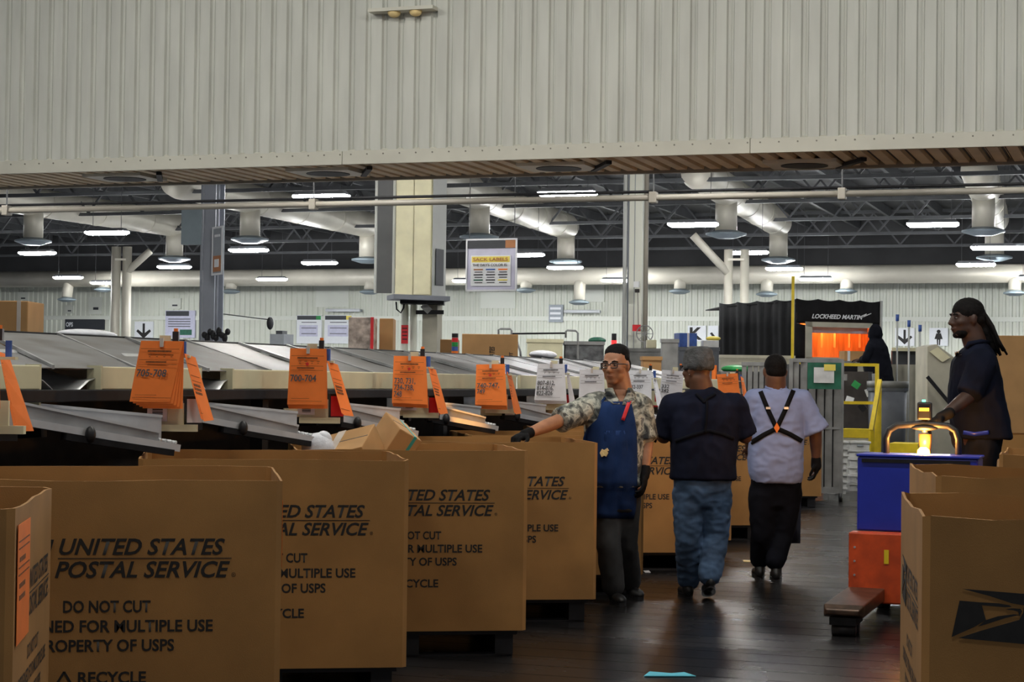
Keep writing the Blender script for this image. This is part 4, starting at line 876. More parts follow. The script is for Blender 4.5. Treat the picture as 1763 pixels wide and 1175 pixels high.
MB().cyl((q.x, q.y, 0), (q.x, q.y, q.z), 0.02, n=10).build('stem', M['cage'], r); MB().cyl(q, q+UP*0.10, 0.035, n=14).build('segment', M['red_lamp'], r); MB().cyl(q+UP*0.10, q+UP*0.19, 0.032, n=14).build('segment', M['black_plastic'], r)
# cart rails
r0 = P(858, 618, 25.1); r = empty('cart_handles', (r0.x, r0.y, 0), label='grey tube cart rail with two raised loops behind the fourth tags', cat='cart')
MB().tube([Vector((P(858, 620, 25.1).x, P(858, 620, 25.1).y, 0)), P(858, 620, 25.1), P(858, 568, 25.1), P(862, 566.5, 25.1), P(879, 567, 25.1), P(881, 570, 25.1), P(881, 620, 25.1)], 0.014, 8).build('loop', M['cage'], r, smooth=True)
MB().tube([P(881, 575, 25.1), P(974, 574, 25.1)], 0.012, 8).build('rail', M['black_metal'], r, smooth=True)
b2 = P(995, 600, 25.1); MB().tube([P(974, 582, 25.1), P(974, 571, 25.1), P(977, 569, 25.1), P(991, 570, 25.1), P(995, 574, 25.1), P(995, 600, 25.1), Vector((b2.x, b2.y, 0))], 0.014, 8).build('loop', M['cage'], r, smooth=True)
MB().tube([P(885, 588, 25.0), P(890, 588, 25.0), P(896, 606, 25.0), P(897, 622, 25.0)], 0.016, 8).build('handle', M['cage'], r, smooth=True)
# hampers and cabinets beyond the sorter
def block(name, px0, px1, pyt, Z, dep, mt, label, cat, ang=YAW, lip=None):
    a = P(px0, pyt, Z); b = P(px1, pyt, Z); c = (a+b)/2+CF*dep/2; w = (b-a).dot(CR); h = c.z
    r = empty(name, (c.x, c.y, 0), ang, label, cat)
    o = link('body', MB().box((0, 0, h/2+0.04), (w, dep, h-0.08)).mesh('body', mt), r); bv = o.modifiers.new('bevel', 'BEVEL'); bv.width = 0.015; bv.segments = 2
    link('rim', MB().loft([[(x*(w/2+0.012), y*(dep/2+0.012), h-0.05) for x, y in ((-1, -1), (1, -1), (1, 1), (-1, 1))], [(x*(w/2+0.012), y*(dep/2+0.012), h) for x, y in ((-1, -1), (1, -1), (1, 1), (-1, 1))]]).mesh('rim', lip or mt), r)
    for x in (-1, 1):
        for y in (-1, 1): link('caster', MB().cyl((x*w*0.4, y*dep*0.4-0.015, 0.04), (x*w*0.4, y*dep*0.4+0.015, 0.04), 0.04, n=12).mesh('caster', M['black_plastic']), r)
    return r
block('mail_hamper', 908, 969, 584, 25.7, 0.5, M['cream'], 'cream sided hamper behind the first white tags', 'hamper')
block('canvas_hamper', 973, 1040, 588, 25.7, 0.6, M['canvas'], 'dirty grey canvas hamper left of the apron wearer head', 'hamper', lip=M['cage'])
q = P(1028, 588, 25.9); MB().ell(q+UP*0.01, (0.13, 0.10, 0.05)).build('green_bag', M['green'], smooth=True, label='dark green bag lying on the grey canvas hamper', cat='bag')
block('grey_cabinet', 1076, 1140, 600, 27.0, 0.5, M['cage'], 'low grey cabinet right of the apron wearer head', 'cabinet')
q = P(1121, 607, 27.1); carton('beige_box', (q.x, q.y, P(1121, 600, 27.0).z+0.002), (0.14, 0.2, 0.12), YAW, 'small cream box standing on the low grey cabinet', M['cream'])
block('tan_carton_stack', 1107, 1139, 614, 24.4, 0.4, M['card2'], 'tan carton below the low grey cabinet, right of the apron wearer', 'carton')
block('grey_screen', 1139, 1168, 584, 25.6, 0.12, M['cage'], 'upright dull grey panel left of the beanie wearer', 'panel')
b_ = block('tray_cart', 1169, 1238, 598, 26.5, 0.5, M['grey_plastic'], 'dark cart loaded with boxes behind the grey beanie', 'cart')
q = P(1180, 598, 26.7); zc_ = P(1180, 598, 26.5).z+0.002
carton('blue_box', (q.x, q.y, zc_), (0.26, 0.3, 0.20), YAW+R(10), 'blue and white box on the cart behind the grey beanie', M['blue_light'], (M['sign_white'], 0.0))
q = P(1222, 598, 26.7); carton('white_tray', (q.x, q.y, zc_), (0.22, 0.34, 0.10), YAW, 'white tray on the cart beside the black booth', M['tray_white'])
q = P(1228, 582, 26.7); MB().ell((q.x, q.y, zc_+0.13), (0.11, 0.08, 0.035)).build('yellow_cloth', M['sign_yellow'], smooth=True, label='yellow cloth lying on the white tray', cat='cloth')
q = P(1230, 617, 25.6); r = empty('orange_post', (q.x, q.y, 0), label='orange and white striped post right of the grey beanie', cat='post')
for k in range(8): MB().cyl((q.x, q.y, 0.22*k), (q.x, q.y, 0.22*(k+1)), 0.035, n=12).build('band', M['orange'] if k % 3 else M['sign_white'], r)
# ================================================================== PALLET TRUCK
XL = P(1460, 960, 12.1).x; YF = 12.20
tr = empty('pallet_truck', (XL, YF, 0), label='blue and orange electric pallet truck driven by the standing driver', cat='pallet truck')
XRt = PY(1684, 790, YF+0.15).x; TW = XRt-XL
zb0 = PY(1500, 915, YF+0.15).z; zb1 = PY(1500, 787, YF+0.15).z
MB().bb((XL+0.03, YF+0.15, zb0), (XRt, YF+0.52, zb1)).build('battery_box', M['blue'], tr, bevel=0.012)
MB().bb((XL+0.025, YF+0.14, zb1), (XRt+0.01, YF+0.53, zb1+0.018)).build('box_lid', M['blue'], tr, bevel=0.006)
MB().bb((XL+0.06, YF+0.138, zb1-0.035), (XRt-0.05, YF+0.15, zb1-0.012)).build('lid_shadow_strip', M['black_metal'], tr)
fr = MB().bb((XL, YF, 0.10), (XRt-0.02, YF+0.15, zb0)).build('load_frame', M['redorange'], tr, bevel=0.01)
for k in range(3): MB().cyl((XL+0.04, YF-0.006, 0.46-0.09*k), (XL+0.04, YF+0.01, 0.46-0.09*k), 0.007, n=10).build('bolt', M['steel'], fr)
MB().bb((XL+0.23, YF-0.004, 0.36), (XL+0.26, YF, 0.45)).build('warning_sticker', M['yellow'], fr)
for x0 in (XL-0.005, XL+0.46):
    f = MB(); x1 = x0+0.24; yt = 11.22
    f.loft([[(x0+0.02, yt, 0.135), (x1-0.02, yt, 0.135), (x1-0.02, yt, 0.165), (x0+0.02, yt, 0.165)], [(x0, yt+0.06, 0.115), (x1, yt+0.06, 0.115), (x1, yt+0.06, 0.19), (x0, yt+0.06, 0.19)], [(x0, YF+0.05, 0.115), (x1, YF+0.05, 0.115), (x1, YF+0.05, 0.20), (x0, YF+0.05, 0.20)]])
    fo = f.build('fork', M['fork'], tr, bevel=0.008)
    MB().bb((x0+0.04, yt+0.02, 0.07), (x1-0.04, yt+0.30, 0.116)).build('fork_roller_frame', M['black_metal'], fo)
    for yy in (yt+0.08, yt+0.22): MB().cyl((x0+0.05, yy, 0.042), (x1-0.05, yy, 0.042), 0.042, n=16).build('fork_roller', M['black_plastic'], fo, smooth=True)
MB().bb((XL+0.05, YF+0.52, 0.10), (XRt-0.05, YF+1.40, 0.16)).build('operator_platform', M['black_metal'], tr, bevel=0.01)
MB().bb((XL+0.15, YF+0.53, 0.16), (XRt-0.15, YF+0.64, 0.95)).build('control_column', M['black_metal'], tr)
for xx in (XL+0.15, XRt-0.15): MB().cyl((xx-0.04, YF+0.60, 0.09), (xx+0.04, YF+0.60, 0.09), 0.09, n=18).build('drive_wheel', M['black_plastic'], tr, smooth=True)
YHp = YF+0.42
hp_ = [PY(1526, 792, YHp), PY(1526, 755, YHp), PY(1531, 741, YHp), PY(1545, 733, YHp), PY(1590, 730, YHp), PY(1632, 734, YHp), PY(1645, 742, YHp), PY(1650, 757, YHp), PY(1650, 792, YHp)]
MB().tube(hp_, 0.022, 12).build('guard_hoop', M['black_plastic'], tr, smooth=True)
ih = [PY(1580, 745, YHp), PY(1590, 750, YHp), PY(1604, 745, YHp)]
q = PY(1592, 708, YHp)
co = MB().box(q, (0.095, 0.06, 0.12)).build('control_head', M['black_plastic'], tr, bevel=0.012)
MB().box(q+Vector((0, -0.032, 0.01)), (0.065, 0.008, 0.022)).build('display', M['amber_dim'], co); MB().box(q+Vector((-0.005, -0.01, 0.068)), (0.022, 0.02, 0.012)).build('led', M['led'], co)
MB().cyl(q-UP*0.06, PY(1592, 745, YHp), 0.02, n=10).build('control_stem', M['black_plastic'], tr, smooth=True)
MB().ell(PY(1592, 737, YHp), (0.09, 0.04, 0.02)).build('grip', M['black_plastic'], tr, smooth=True)
lq = PY(1590, 782, YHp-0.02)
lampb = MB().tube([lq-UP*0.03, lq-UP*0.0], [0.045, 0.045], 16).build('beacon_base', M['black_plastic'], tr, smooth=True)
MB().tube([lq, lq+UP*0.025, lq+UP*0.045], [0.042, 0.04, 0.02], 16).build('beacon', M['amber'], tr, smooth=True)
# plastic cup in the hoop
c0 = PY(1590, 752, YHp+0.06)
cupo = MB().loft([[lq+Vector((0, 0.09, 0.0))+Vector((r_*math.cos(t), r_*math.sin(t), h_)) for t in [2*math.pi*k/20 for k in range(20)]] for r_, h_ in ((0.036, 0.0), (0.046, 0.13), (0.043, 0.13), (0.033, 0.005))]).build('drink_cup', M['cup'], None, smooth=True, label='clear drink cup standing on the pallet truck behind the amber beacon', cat='cup')
li = bpy.data.lights.new('beacon_light', 'POINT'); li.energy = 34.0; li.color = (1.0, 0.42, 0.08); li.shadow_soft_size = 0.05
lo = bpy.data.objects.new('beacon_light', li); COL.objects.link(lo); lo.parent = tr; lo.location = lq+Vector((0, -0.05, 0.09))-Vector(tr.location)

# ================================================================== CLUTTER BEYOND, RIGHT
# grey roll container
Zc = 24.0; A = P(1361, 780, Zc); B = P(1448, 780, Zc); zt1 = P(1400, 621, Zc).z
r = empty('roll_container', (A.x, A.y, 0), label='grey slatted roll container with a green placard, behind the suspenders wearer', cat='container')
MB().beam(Vector((A.x, A.y, zt1)), Vector((B.x, B.y, zt1)), 0.05, 0.05).build('top_rail', M['cage'], r); MB().beam(Vector((A.x, A.y, 0.15)), Vector((B.x, B.y, 0.15)), 0.05, 0.08).build('bottom_rail', M['cage'], r)
MB().beam(Vector((A.x, A.y, 0.95)), Vector((B.x, B.y, 0.95)), 0.05, 0.03).build('middle_rail', M['cage'], r)
for k in range(6):
    a = A.lerp(B, (k+0.5)/6); MB().bb((a.x-0.045, a.y-0.012, 0.15), (a.x+0.045, a.y+0.012, zt1)).build('slat', M['cage'], r)
for k in range(2):
    a = A.lerp(B, k); MB().bb((a.x-0.025, a.y-0.025, 0.05), (a.x+0.025, a.y+0.025, zt1+0.02)).build('corner_post', M['cage'], r)
    MB().cyl((a.x-0.02, a.y, 0.06), (a.x+0.02, a.y, 0.06), 0.06, n=14).build('caster', M['black_plastic'], r, smooth=True)
bk = CF*0.7
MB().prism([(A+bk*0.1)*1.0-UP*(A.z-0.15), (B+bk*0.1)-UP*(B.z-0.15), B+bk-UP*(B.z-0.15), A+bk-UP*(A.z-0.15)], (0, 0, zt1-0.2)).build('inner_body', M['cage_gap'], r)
GA = P(1390, 670, Zc-0.12); GB = P(1448, 671, Zc-0.12); gz = P(1420, 625, Zc-0.12).z
pl = strip(r, 'placard', M['green'], GA, GB, GA.z, gz, 0, 1, 0.01); strip(pl, 'worn_label', M['tray_white'], GA, GB, GA.z+0.08, gz-0.06, 0.18, 0.78, 0.025); strip(pl, 'yellow_label', M['sign_yellow'], GA, GB, gz-0.10, gz-0.02, 0.48, 0.82, 0.03)
A2 = P(1275, 780, Zc+0.6); B2_ = P(1345, 780, Zc+0.5)
r = empty('roll_container', (A2.x, A2.y, 0), label='grey slatted roll container half hidden by the head of the suspenders wearer', cat='container')
for k in range(7):
    a = A2.lerp(B2_, (k+0.5)/7); MB().bb((a.x-0.03, a.y-0.012, 0.12), (a.x+0.03, a.y+0.012, zt1-0.05)).build('slat', M['cage'], r)
MB().beam(Vector((A2.x, A2.y, zt1-0.05)), Vector((B2_.x, B2_.y, zt1-0.05)), 0.05, 0.05).build('top_rail', M['cage'], r)
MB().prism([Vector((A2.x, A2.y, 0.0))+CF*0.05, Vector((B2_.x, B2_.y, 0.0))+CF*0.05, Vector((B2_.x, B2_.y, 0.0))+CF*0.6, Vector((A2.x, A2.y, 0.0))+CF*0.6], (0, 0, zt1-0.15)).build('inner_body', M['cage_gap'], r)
# beige conveyor end with green bag
r_ = block('beige_conveyor', 1240, 1368, 612, 29.0, 0.7, M['beige_plastic'], 'beige conveyor housing in front of the black booth', 'machine')
q = P(1268, 632, 25.8); sb = block('steel_shelf', 1242, 1300, 640, 25.5, 0.4, M['cage'], 'steel shelf under the bright green bag', 'shelf')
q = P(1268, 637, 25.7); MB().ell(q+UP*0.01, (0.22, 0.15, 0.06)).build('green_bag', M['green_bright'], smooth=True, label='bright green bag on the steel shelf right of the grey beanie', cat='bag')
# tray stacks
def tray_stack(px0, px1, pyt, pyb, n, lab, bottom=True):
    a = PZ(px0, pyb, 0.0); Zt = (a-CO).dot(CF); b = P(px1, pyb, Zt); c = (a+b)/2+CF*0.2; w = (b-a).dot(CR); h = P((px0+px1)/2, pyt, Zt).z; s = h/n
    bs = MB().loft([[(x*w*0.46*k, y*0.2*k, z) for x, y in ((-1, -1), (1, -1), (1, 1), (-1, 1))] for k, z in ((0.94, 0.0), (1.0, s*0.72), (1.09, s*0.74), (1.09, s*0.97))]).mesh('tray_body', M['tray_white'])
    hs_ = MB().box((0, -0.2*1.03, s*0.5), (w*0.28, 0.02, s*0.22)).mesh('hand_hole', M['sign_grey'])
    for k in range(n):
        lb_ = ['topmost', 'second', 'third', 'fourth', 'fifth', 'sixth', 'seventh', 'eighth', 'ninth', 'tenth', 'eleventh'][n-1-k]+(' ' if k == n-1 else ' from the top ')+lab
        r = empty('mail_tray', (c.x+random.uniform(-.012, .012), c.y, s*k), YAW+random.uniform(-.03, .03), lb_, 'tray', 'stacked white mail trays'); link('tray_body', bs, r); link('hand_hole', hs_, r)
tray_stack(1425, 1459, 760, 851, 8, 'white mail tray in the left stack by the yellow rail')
tray_stack(1461, 1497, 760, 846, 6, 'white mail tray in the stack beside the blue truck')
tray_stack(1560, 1592, 640, 742+60, 11, 'white mail tray in the tall stack right of the grey bin')
# yellow rail and steps
Zy = 28.0
r = empty('yellow_rail', Vector((P(1365, 700, Zy).x, P(1365, 700, Zy).y, 0)), label='yellow safety railing with a tall pole in front of the black booth', cat='railing')
def yb(a, b, w=0.045): MB().beam(a, b, w, w).build('bar', M['yellow'], r)
g = lambda px, z, Z=Zy: Vector((P(px, 650, Z).x, P(px, 650, Z).y, z))
yb(g(1364, 0), g(1364, P(1365, 476, Zy).z), 0.04); zr = P(1440, 628, Zy).z
yb(g(1364, zr), g(1510, zr)); yb(g(1510, 0), g(1510, zr+0.02), 0.055); zm = P(1480, 694, Zy).z; yb(g(1447, zm), g(1510, zm)); yb(g(1447, 0), g(1447, zr), 0.035)
yb(P(1515, 655, Zy-0.6), P(1500, 742, Zy-1.0), 0.06); yb(P(1500, 742, Zy-1.0), Vector((P(1502, 790, Zy-1.0).x, P(1502, 790, Zy-1.0).y, 0)), 0.06)
yb(P(1515, 655, Zy-0.6), Vector((P(1515, 655, Zy-0.6).x, P(1515, 655, Zy-0.6).y, 0)), 0.05)
a = P(1448, 752, Zy); b = P(1500, 752, Zy)
MB().bb((a.x, a.y-0.05, 0), (b.x, b.y+0.3, P(1470, 739, Zy).z-0.13)).build('step_body', M['beige_plastic'], r); MB().bb((a.x, a.y-0.06, P(1470, 739, Zy).z-0.13), (b.x, b.y+0.3, P(1470, 739, Zy).z)).build('step_edge', M['yellow'], r)
a = P(1530, 790, 25.0); b = P(1582, 790, 25.0)
st_ = empty('yellow_step', (a.x, a.y, 0), label='yellow edged step seen through the guard hoop of the truck', cat='step')
zs_ = P(1556, 764, 25.0).z; MB().bb((a.x, a.y, 0), (b.x, b.y+0.5, zs_-0.14)).build('step_body', M['beige_plastic'], st_); MB().bb((a.x, a.y-0.01, zs_-0.14), (b.x, b.y+0.5, zs_)).build('step_edge', M['yellow'], st_)
# dark items under the rail
q = P(1462, 690, 29.6); dm = empty('dark_machinery', (q.x, q.y, 0), label='dark cluttered machine parts and papers behind the yellow railing', cat='machine')
MB().bb((q.x-0.15, q.y, 0), (q.x+0.30, q.y+0.5, P(1462, 640, 29.6).z)).build('frame', M['dark_under'], dm)
for k in range(6):
    c = P(1452+11*k, 650+13*((k*3) % 5), 29.3); MB().box(c, (0.12, 0.05, 0.10), Matrix.Rotation(0.3*k, 3, 'Y')).build('part', [M['cage'], M['sign_white'], M['green_bright'], M['black_metal'], M['tray_white'], M['cage']][k], dm)
# grey bin
a = P(1494, 790, 28.9); b = P(1560, 790, 28.9); c = (a+b)/2; w = (b-a).dot(CR)/2; h = P(1527, 657, 28.9).z
bn = empty('waste_bin', (c.x, c.y, 0), YAW, 'tall dark grey plastic waste bin with a liner behind the yellow railing', 'bin')
rr_ = lambda k, z: [(w*k*math.copysign(abs(math.cos(t))**0.45, math.cos(t)), w*0.9*k*math.copysign(abs(math.sin(t))**0.45, math.sin(t)), z) for t in [2*math.pi*(j+0.5)/28 for j in range(28)]]
link('bin_body', MB().loft([rr_(0.80, 0.02), rr_(0.95, h-0.12), rr_(0.9, h-0.12), rr_(0.78, 0.05)]).mesh('bin_body', M['grey_plastic'], True), bn)
link('bin_rim', MB().loft([rr_(0.96, h-0.15), rr_(1.0, h-0.15), rr_(1.0, h-0.02), rr_(0.93, h-0.02)], closed=True).mesh('bin_rim', M['grey_plastic']), bn)
link('liner', MB().loft([rr_(1.005, h-0.10), rr_(1.015, h), rr_(0.9, h+0.005), rr_(0.88, h-0.2)]).mesh('liner', M['cage'], True), bn)
# cream tilted hopper behind the driver
A = P(1597, 690, 27.0); r = empty('cream_hopper', (A.x, A.y, 0), label='cream hopper with a sloping side left of the driver', cat='hopper')
pts = [P(1597, 597, 27.0), P(1612, 593, 27.0), P(1642, 615, 27.0), P(1660, 690, 27.0)]
MB().prism([Vector((A.x, A.y, 0)), pts[0], pts[1], pts[2], pts[3], Vector((pts[3].x, pts[3].y, 0))], CF*0.8).build('body', M['beige_plastic'], r)
MB().prism([P(1600, 606, 26.97), P(1614, 598, 26.97), P(1636, 616, 26.97), P(1622, 624, 26.97)], -CF*0.02).build('side_plate', M['cream'], r)
q = P(1616, 672, 26.8); MB().box(q, (0.05, 0.06, 0.5), Matrix.Rotation(-0.7, 3, 'Y')).build('arm', M['black_metal'], r)
# shelf with poles
A = P(1486, 636, 31.0); B = P(1592, 636, 31.0); sh = empty('low_shelf', (A.x, A.y, 0), label='cream and dark low shelf under the right arrow sign', cat='shelf')
MB().prism([Vector((A.x, A.y, 0)), Vector((B.x, B.y, 0)), Vector((B.x, B.y, 0))+CF*0.5, Vector((A.x, A.y, 0))+CF*0.5], (0, 0, P(1560, 628, 31).z)).build('body', M['beige_plastic'], sh)
MB().prism([g(1536, 0, 31.5), g(1592, 0, 31.5), g(1592, 0, 31.5)+CF*0.1, g(1536, 0, 31.5)+CF*0.1], (0, 0, P(1560, 604, 31.5).z)).build('dark_back', M['sign_dark'], sh)
MB().beam(g(1536, P(1560, 602, 31.4).z, 31.4), g(1592, P(1560, 602, 31.4).z, 31.4), 0.1, 0.06).build('top_beam', M['cream'], sh)
for px, pt, lab in ((1545, 548, 'tallest mop pole with a blue tip before the arrow sign'), (1565, 558, 'middle mop pole with a blue tip before the arrow sign'), (1584, 566, 'shortest mop pole with a blue tip right of the arrow sign')):
    a = P(px, pt, 30.7); r = empty('mop_pole', (a.x, a.y, 0), label=lab, cat='pole'); MB().cyl((a.x, a.y, 0.02), (a.x, a.y, a.z-0.05), 0.016, n=8).build('pole', M['column'], r, smooth=True); MB().cyl((a.x, a.y, a.z-0.05), (a.x, a.y, a.z+0.06), 0.028, n=10).build('tip', M['blue_light'], r, smooth=True)
    MB().bb((a.x-0.1, a.y-0.05, 0), (a.x+0.1, a.y+0.05, 0.05)).build('mop_head', M['cage'], r)

# ------------------------------------------------------------------ black booth with a lit window
def curtain(name, parent, A, B, z0, z1, folds=7, amp=0.05, u0=0.0, u1=1.0):
    g = []; n = 48
    for i in range(7):
        z = z0+(z1-z0)*i/6; row = []
        for j in range(n+1):
            u = u0+(u1-u0)*j/n; p = A.lerp(B, u); nn = Vector(((B-A).y, -(B-A).x, 0)).normalized()
            d = amp*(0.55*math.sin(u*folds*6.283+0.6*math.sin(i*1.1))+0.45*math.sin(u*folds*2.7*6.283+i*0.5))*(1.0-0.55*i/6); sag = -0.03*abs(math.sin(u*folds*3.14)) if i == 6 else 0
            row.append(Vector((p.x, p.y, z+sag))+nn*d)
        g.append(row)
    return MB().sheet(g, 0.006).build(name, M['curtain'], parent, smooth=True)
bA = P(1238, 560, 35.2); bB = P(1371, 560, 33.0); bC = P(1517, 560, 33.6); zt2 = P(1371, 514, 33.0).z
bo_ = empty('curtain_booth', Vector((bB.x, bB.y, 0)), label='black curtained scanner booth with white lettering and an orange lit window', cat='booth')
curtain('curtain', bo_, bA, bB, 0.0, P(1300, 518, 34).z, 4, 0.035)
wu0, wu1 = 0.12, 0.86; wz0 = P(1440, 616, 33.2).z; wz1 = P(1440, 564, 33.2).z
curtain('curtain', bo_, bB, bC, wz1+0.06, zt2, 4, 0.02); curtain('curtain', bo_, bB, bC, 0.0, wz0-0.05, 4, 0.02)
curtain('curtain', bo_, bB, bC, wz0-0.05, wz1+0.06, 4, 0.015, 0.0, wu0); curtain('curtain', bo_, bB, bC, wz0-0.05, wz1+0.06, 4, 0.015, wu1, 1.0)
for (u0, u1, z0, z1) in ((wu0-0.02, wu1+0.02, wz1, wz1+0.09), (wu0-0.02, wu1+0.02, wz0-0.09, wz0), (wu0-0.03, wu0+0.05, wz0-0.09, wz1+0.09)): strip(bo_, 'window_frame', M['beige_plastic'], bB, bC, z0, z1, u0, u1, 0.05)
nb = CF*1.2
c1, c2 = bB.lerp(bC, wu0), bB.lerp(bC, wu1)
def wall4(nm, a, b, z0, z1, mt): MB().prism([Vector((a.x, a.y, z0)), Vector((b.x, b.y, z0)), Vector((b.x, b.y, z1)), Vector((a.x, a.y, z1))], CF*0.02).build(nm, mt, bo_)
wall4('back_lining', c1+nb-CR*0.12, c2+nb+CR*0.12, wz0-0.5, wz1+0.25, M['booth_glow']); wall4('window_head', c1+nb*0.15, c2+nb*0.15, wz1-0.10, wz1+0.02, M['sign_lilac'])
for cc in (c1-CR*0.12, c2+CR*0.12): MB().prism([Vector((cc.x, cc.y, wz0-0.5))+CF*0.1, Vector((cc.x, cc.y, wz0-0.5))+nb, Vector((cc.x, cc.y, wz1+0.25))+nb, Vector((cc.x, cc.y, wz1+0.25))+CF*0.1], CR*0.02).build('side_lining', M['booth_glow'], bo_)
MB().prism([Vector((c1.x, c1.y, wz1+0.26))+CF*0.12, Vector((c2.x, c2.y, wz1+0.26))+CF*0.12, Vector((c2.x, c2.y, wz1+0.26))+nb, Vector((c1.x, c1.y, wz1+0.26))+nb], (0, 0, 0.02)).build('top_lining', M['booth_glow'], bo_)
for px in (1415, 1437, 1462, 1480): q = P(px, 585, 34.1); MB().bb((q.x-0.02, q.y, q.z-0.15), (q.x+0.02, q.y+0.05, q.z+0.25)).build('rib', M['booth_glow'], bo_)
back_l = bA+CF*2.5; back_r = bC+CF*2.5
curtain('curtain', bo_, bC, back_r, 0, zt2, 4, 0.04)
MB().prism([Vector((bA.x, bA.y, zt2-0.10)), Vector((bB.x, bB.y, zt2-0.06)), Vector((bC.x, bC.y, zt2-0.06)), Vector((back_r.x, back_r.y, zt2-0.06)), Vector((back_l.x, back_l.y, zt2-0.06))], (0, 0, 0.02)).build('top_cover', M['curtain'], bo_)
MB().cyl((bC.x, bC.y, 0), (bC.x, bC.y, zt2), 0.025, n=10).build('corner_pole', M['column'], bo_, smooth=True)
text_on(bo_, 'LOCKHEED MARTIN', bB, bC, P(1440, 549, 33.1).z, 0.15, (bC-bB).length*0.60, 0.075, M['sign_white'], 0.03, 0.09, 0.3)
MB().tube([P(1476, 548, 33.2), P(1492, 541, 33.2), P(1486, 546, 33.2), P(1500, 540, 33.2)], 0.008, 6).build('logo_swoosh', M['sign_white'], bo_)
bl = bpy.data.lights.new('booth_lamp', 'POINT'); bl.energy = 30.0; bl.color = (1.0, 0.42, 0.14); bl.shadow_soft_size = 0.12
lo = bpy.data.objects.new('booth_lamp', bl); COL.objects.link(lo); lo.parent = bo_; lo.location = (c1.lerp(c2, 0.45)+nb*0.45)-Vector((0, 0, c1.z))+UP*(wz1+0.15)-Vector(bo_.location)
q = P(1458, 626, 31.5); zc_ = P(1458, 622, 31.5).z
tb_ = empty('scan_table', Vector((P(1450, 626, 31.5).x, P(1450, 626, 31.5).y, 0)), label='narrow grey table in front of the orange window', cat='table')
ta = P(1395, 622, 31.5); tb2 = P(1500, 622, 31.5)
MB().prism([Vector((ta.x, ta.y, zc_-0.04)), Vector((tb2.x, tb2.y, zc_-0.04)), Vector((tb2.x, tb2.y, zc_-0.04))+CF*0.5, Vector((ta.x, ta.y, zc_-0.04))+CF*0.5], (0, 0, 0.04)).build('table_top', M['cage'], tb_)
for t_ in (0.05, 0.95):
    for dd in (0.05, 0.45): p_ = ta.lerp(tb2, t_)+CF*dd; MB().bb((p_.x-0.02, p_.y-0.02, 0), (p_.x+0.02, p_.y+0.02, zc_-0.04)).build('leg', M['cage'], tb_)
q = P(1468, 615, 31.7); carton('handled_parcel', (q.x, q.y, zc_+0.002), (0.40, 0.22, 0.17), YAW+R(14), 'parcel with a white label in front of the orange window', M['card2'], (M['sign_white'], -0.3))
# ================================================================== PEOPLE
def remesh(mb, name, material, parent, voxel=0.012, it=6, wr=None, fac=0.5):
    off = wloc(parent); me = mb.mesh(name, material, False, off); o = bpy.data.objects.new(name, me)
    m = o.modifiers.new('r', 'REMESH'); m.mode = 'VOXEL'; m.voxel_size = voxel; m.use_smooth_shade = True
    if it: s = o.modifiers.new('s', 'SMOOTH'); s.iterations = it; s.factor = fac
    out = bake(o)
    out.name = name
    if wr:
        amp, sc, st = wr
        nrm = [v.normal.copy() for v in out.vertices]
        for v, vn in zip(out.vertices, nrm):
            p = Vector((v.co.x*sc, v.co.y*sc, v.co.z*sc*st)); d = noise.noise(p)+0.5*noise.noise(p*2.3+Vector((3, 1, 7)))
            v.co += vn*(amp*(1-abs(d)*2.0))
    out.materials.clear(); out.materials.append(material)
    for p in out.polygons: p.use_smooth = True
    return link(name, out, parent)
def ring(x0, x1, py, Z, dep, n=22, e=0.8, tilt=0.0):
    """torso ring: left and right edge as seen, at depth Z, dep = full thickness"""
    c = P((x0+x1)/2, py, Z); a = (x1-x0)/2*Z/F; b = dep/2; out = []
    for k in range(n):
        t = 2*math.pi*k/n; ct_, st_ = math.cos(t), math.sin(t)
        out.append(c + CR*(a*math.copysign(abs(ct_)**e, ct_)) + CF*(b*math.copysign(abs(st_)**e, st_)) + UP*(tilt*ct_*a))
    return out
def hfr(fd):
    f = Vector(fd).normalized(); s = f.cross(UP).normalized(); u = s.cross(f); return f, s, u     # forward, his right, up
def head(b, c, fd, k=1.0, neck=None, nr=0.058):
    f, s, u = hfr(fd); fr = (s, f, u); q = lambda a, e, h: c+f*(a*k)+s*(e*k)+u*(h*k)
    b.ell(q(-0.012, 0, 0.030), (0.077*k, 0.096*k, 0.090*k), fr, 20, 14); b.ell(q(0.032, 0, -0.015), (0.068*k, 0.064*k, 0.085*k), fr, 18, 12)
    b.ell(q(0.022, 0, -0.06), (0.066*k, 0.068*k, 0.056*k), fr, 16, 10); b.ell(q(0.062, 0, -0.096), (0.036*k, 0.028*k, 0.023*k), fr)
    b.limb([(q(0.092, 0, 0.012), 0.010*k), (q(0.108, 0, -0.016), 0.012*k), (q(0.112, 0, -0.028), 0.014*k)], 10)
    for e in (-1, 1):
        b.ell(q(0.098, 0.013*e, -0.032), (0.010*k, 0.011*k, 0.009*k), fr, 8, 6); b.ell(q(0.080, 0.032*e, 0.026), (0.024*k, 0.014*k, 0.010*k), fr, 10, 6)
        b.ell(q(0.058, 0.046*e, -0.022), (0.022*k, 0.026*k, 0.022*k), fr, 10, 8); b.ell(q(-0.012, 0.079*e, -0.008), (0.011*k, 0.020*k, 0.032*k), fr, 10, 8)
    b.ell(q(0.090, 0, -0.060), (0.026*k, 0.014*k, 0.007*k), fr, 10, 6); b.ell(q(0.088, 0, -0.072), (0.022*k, 0.014*k, 0.008*k), fr, 10, 6)
    if neck is not None: b.limb([(q(-0.022, 0, -0.05), nr*k), (neck, nr*1.08*k)], 16)
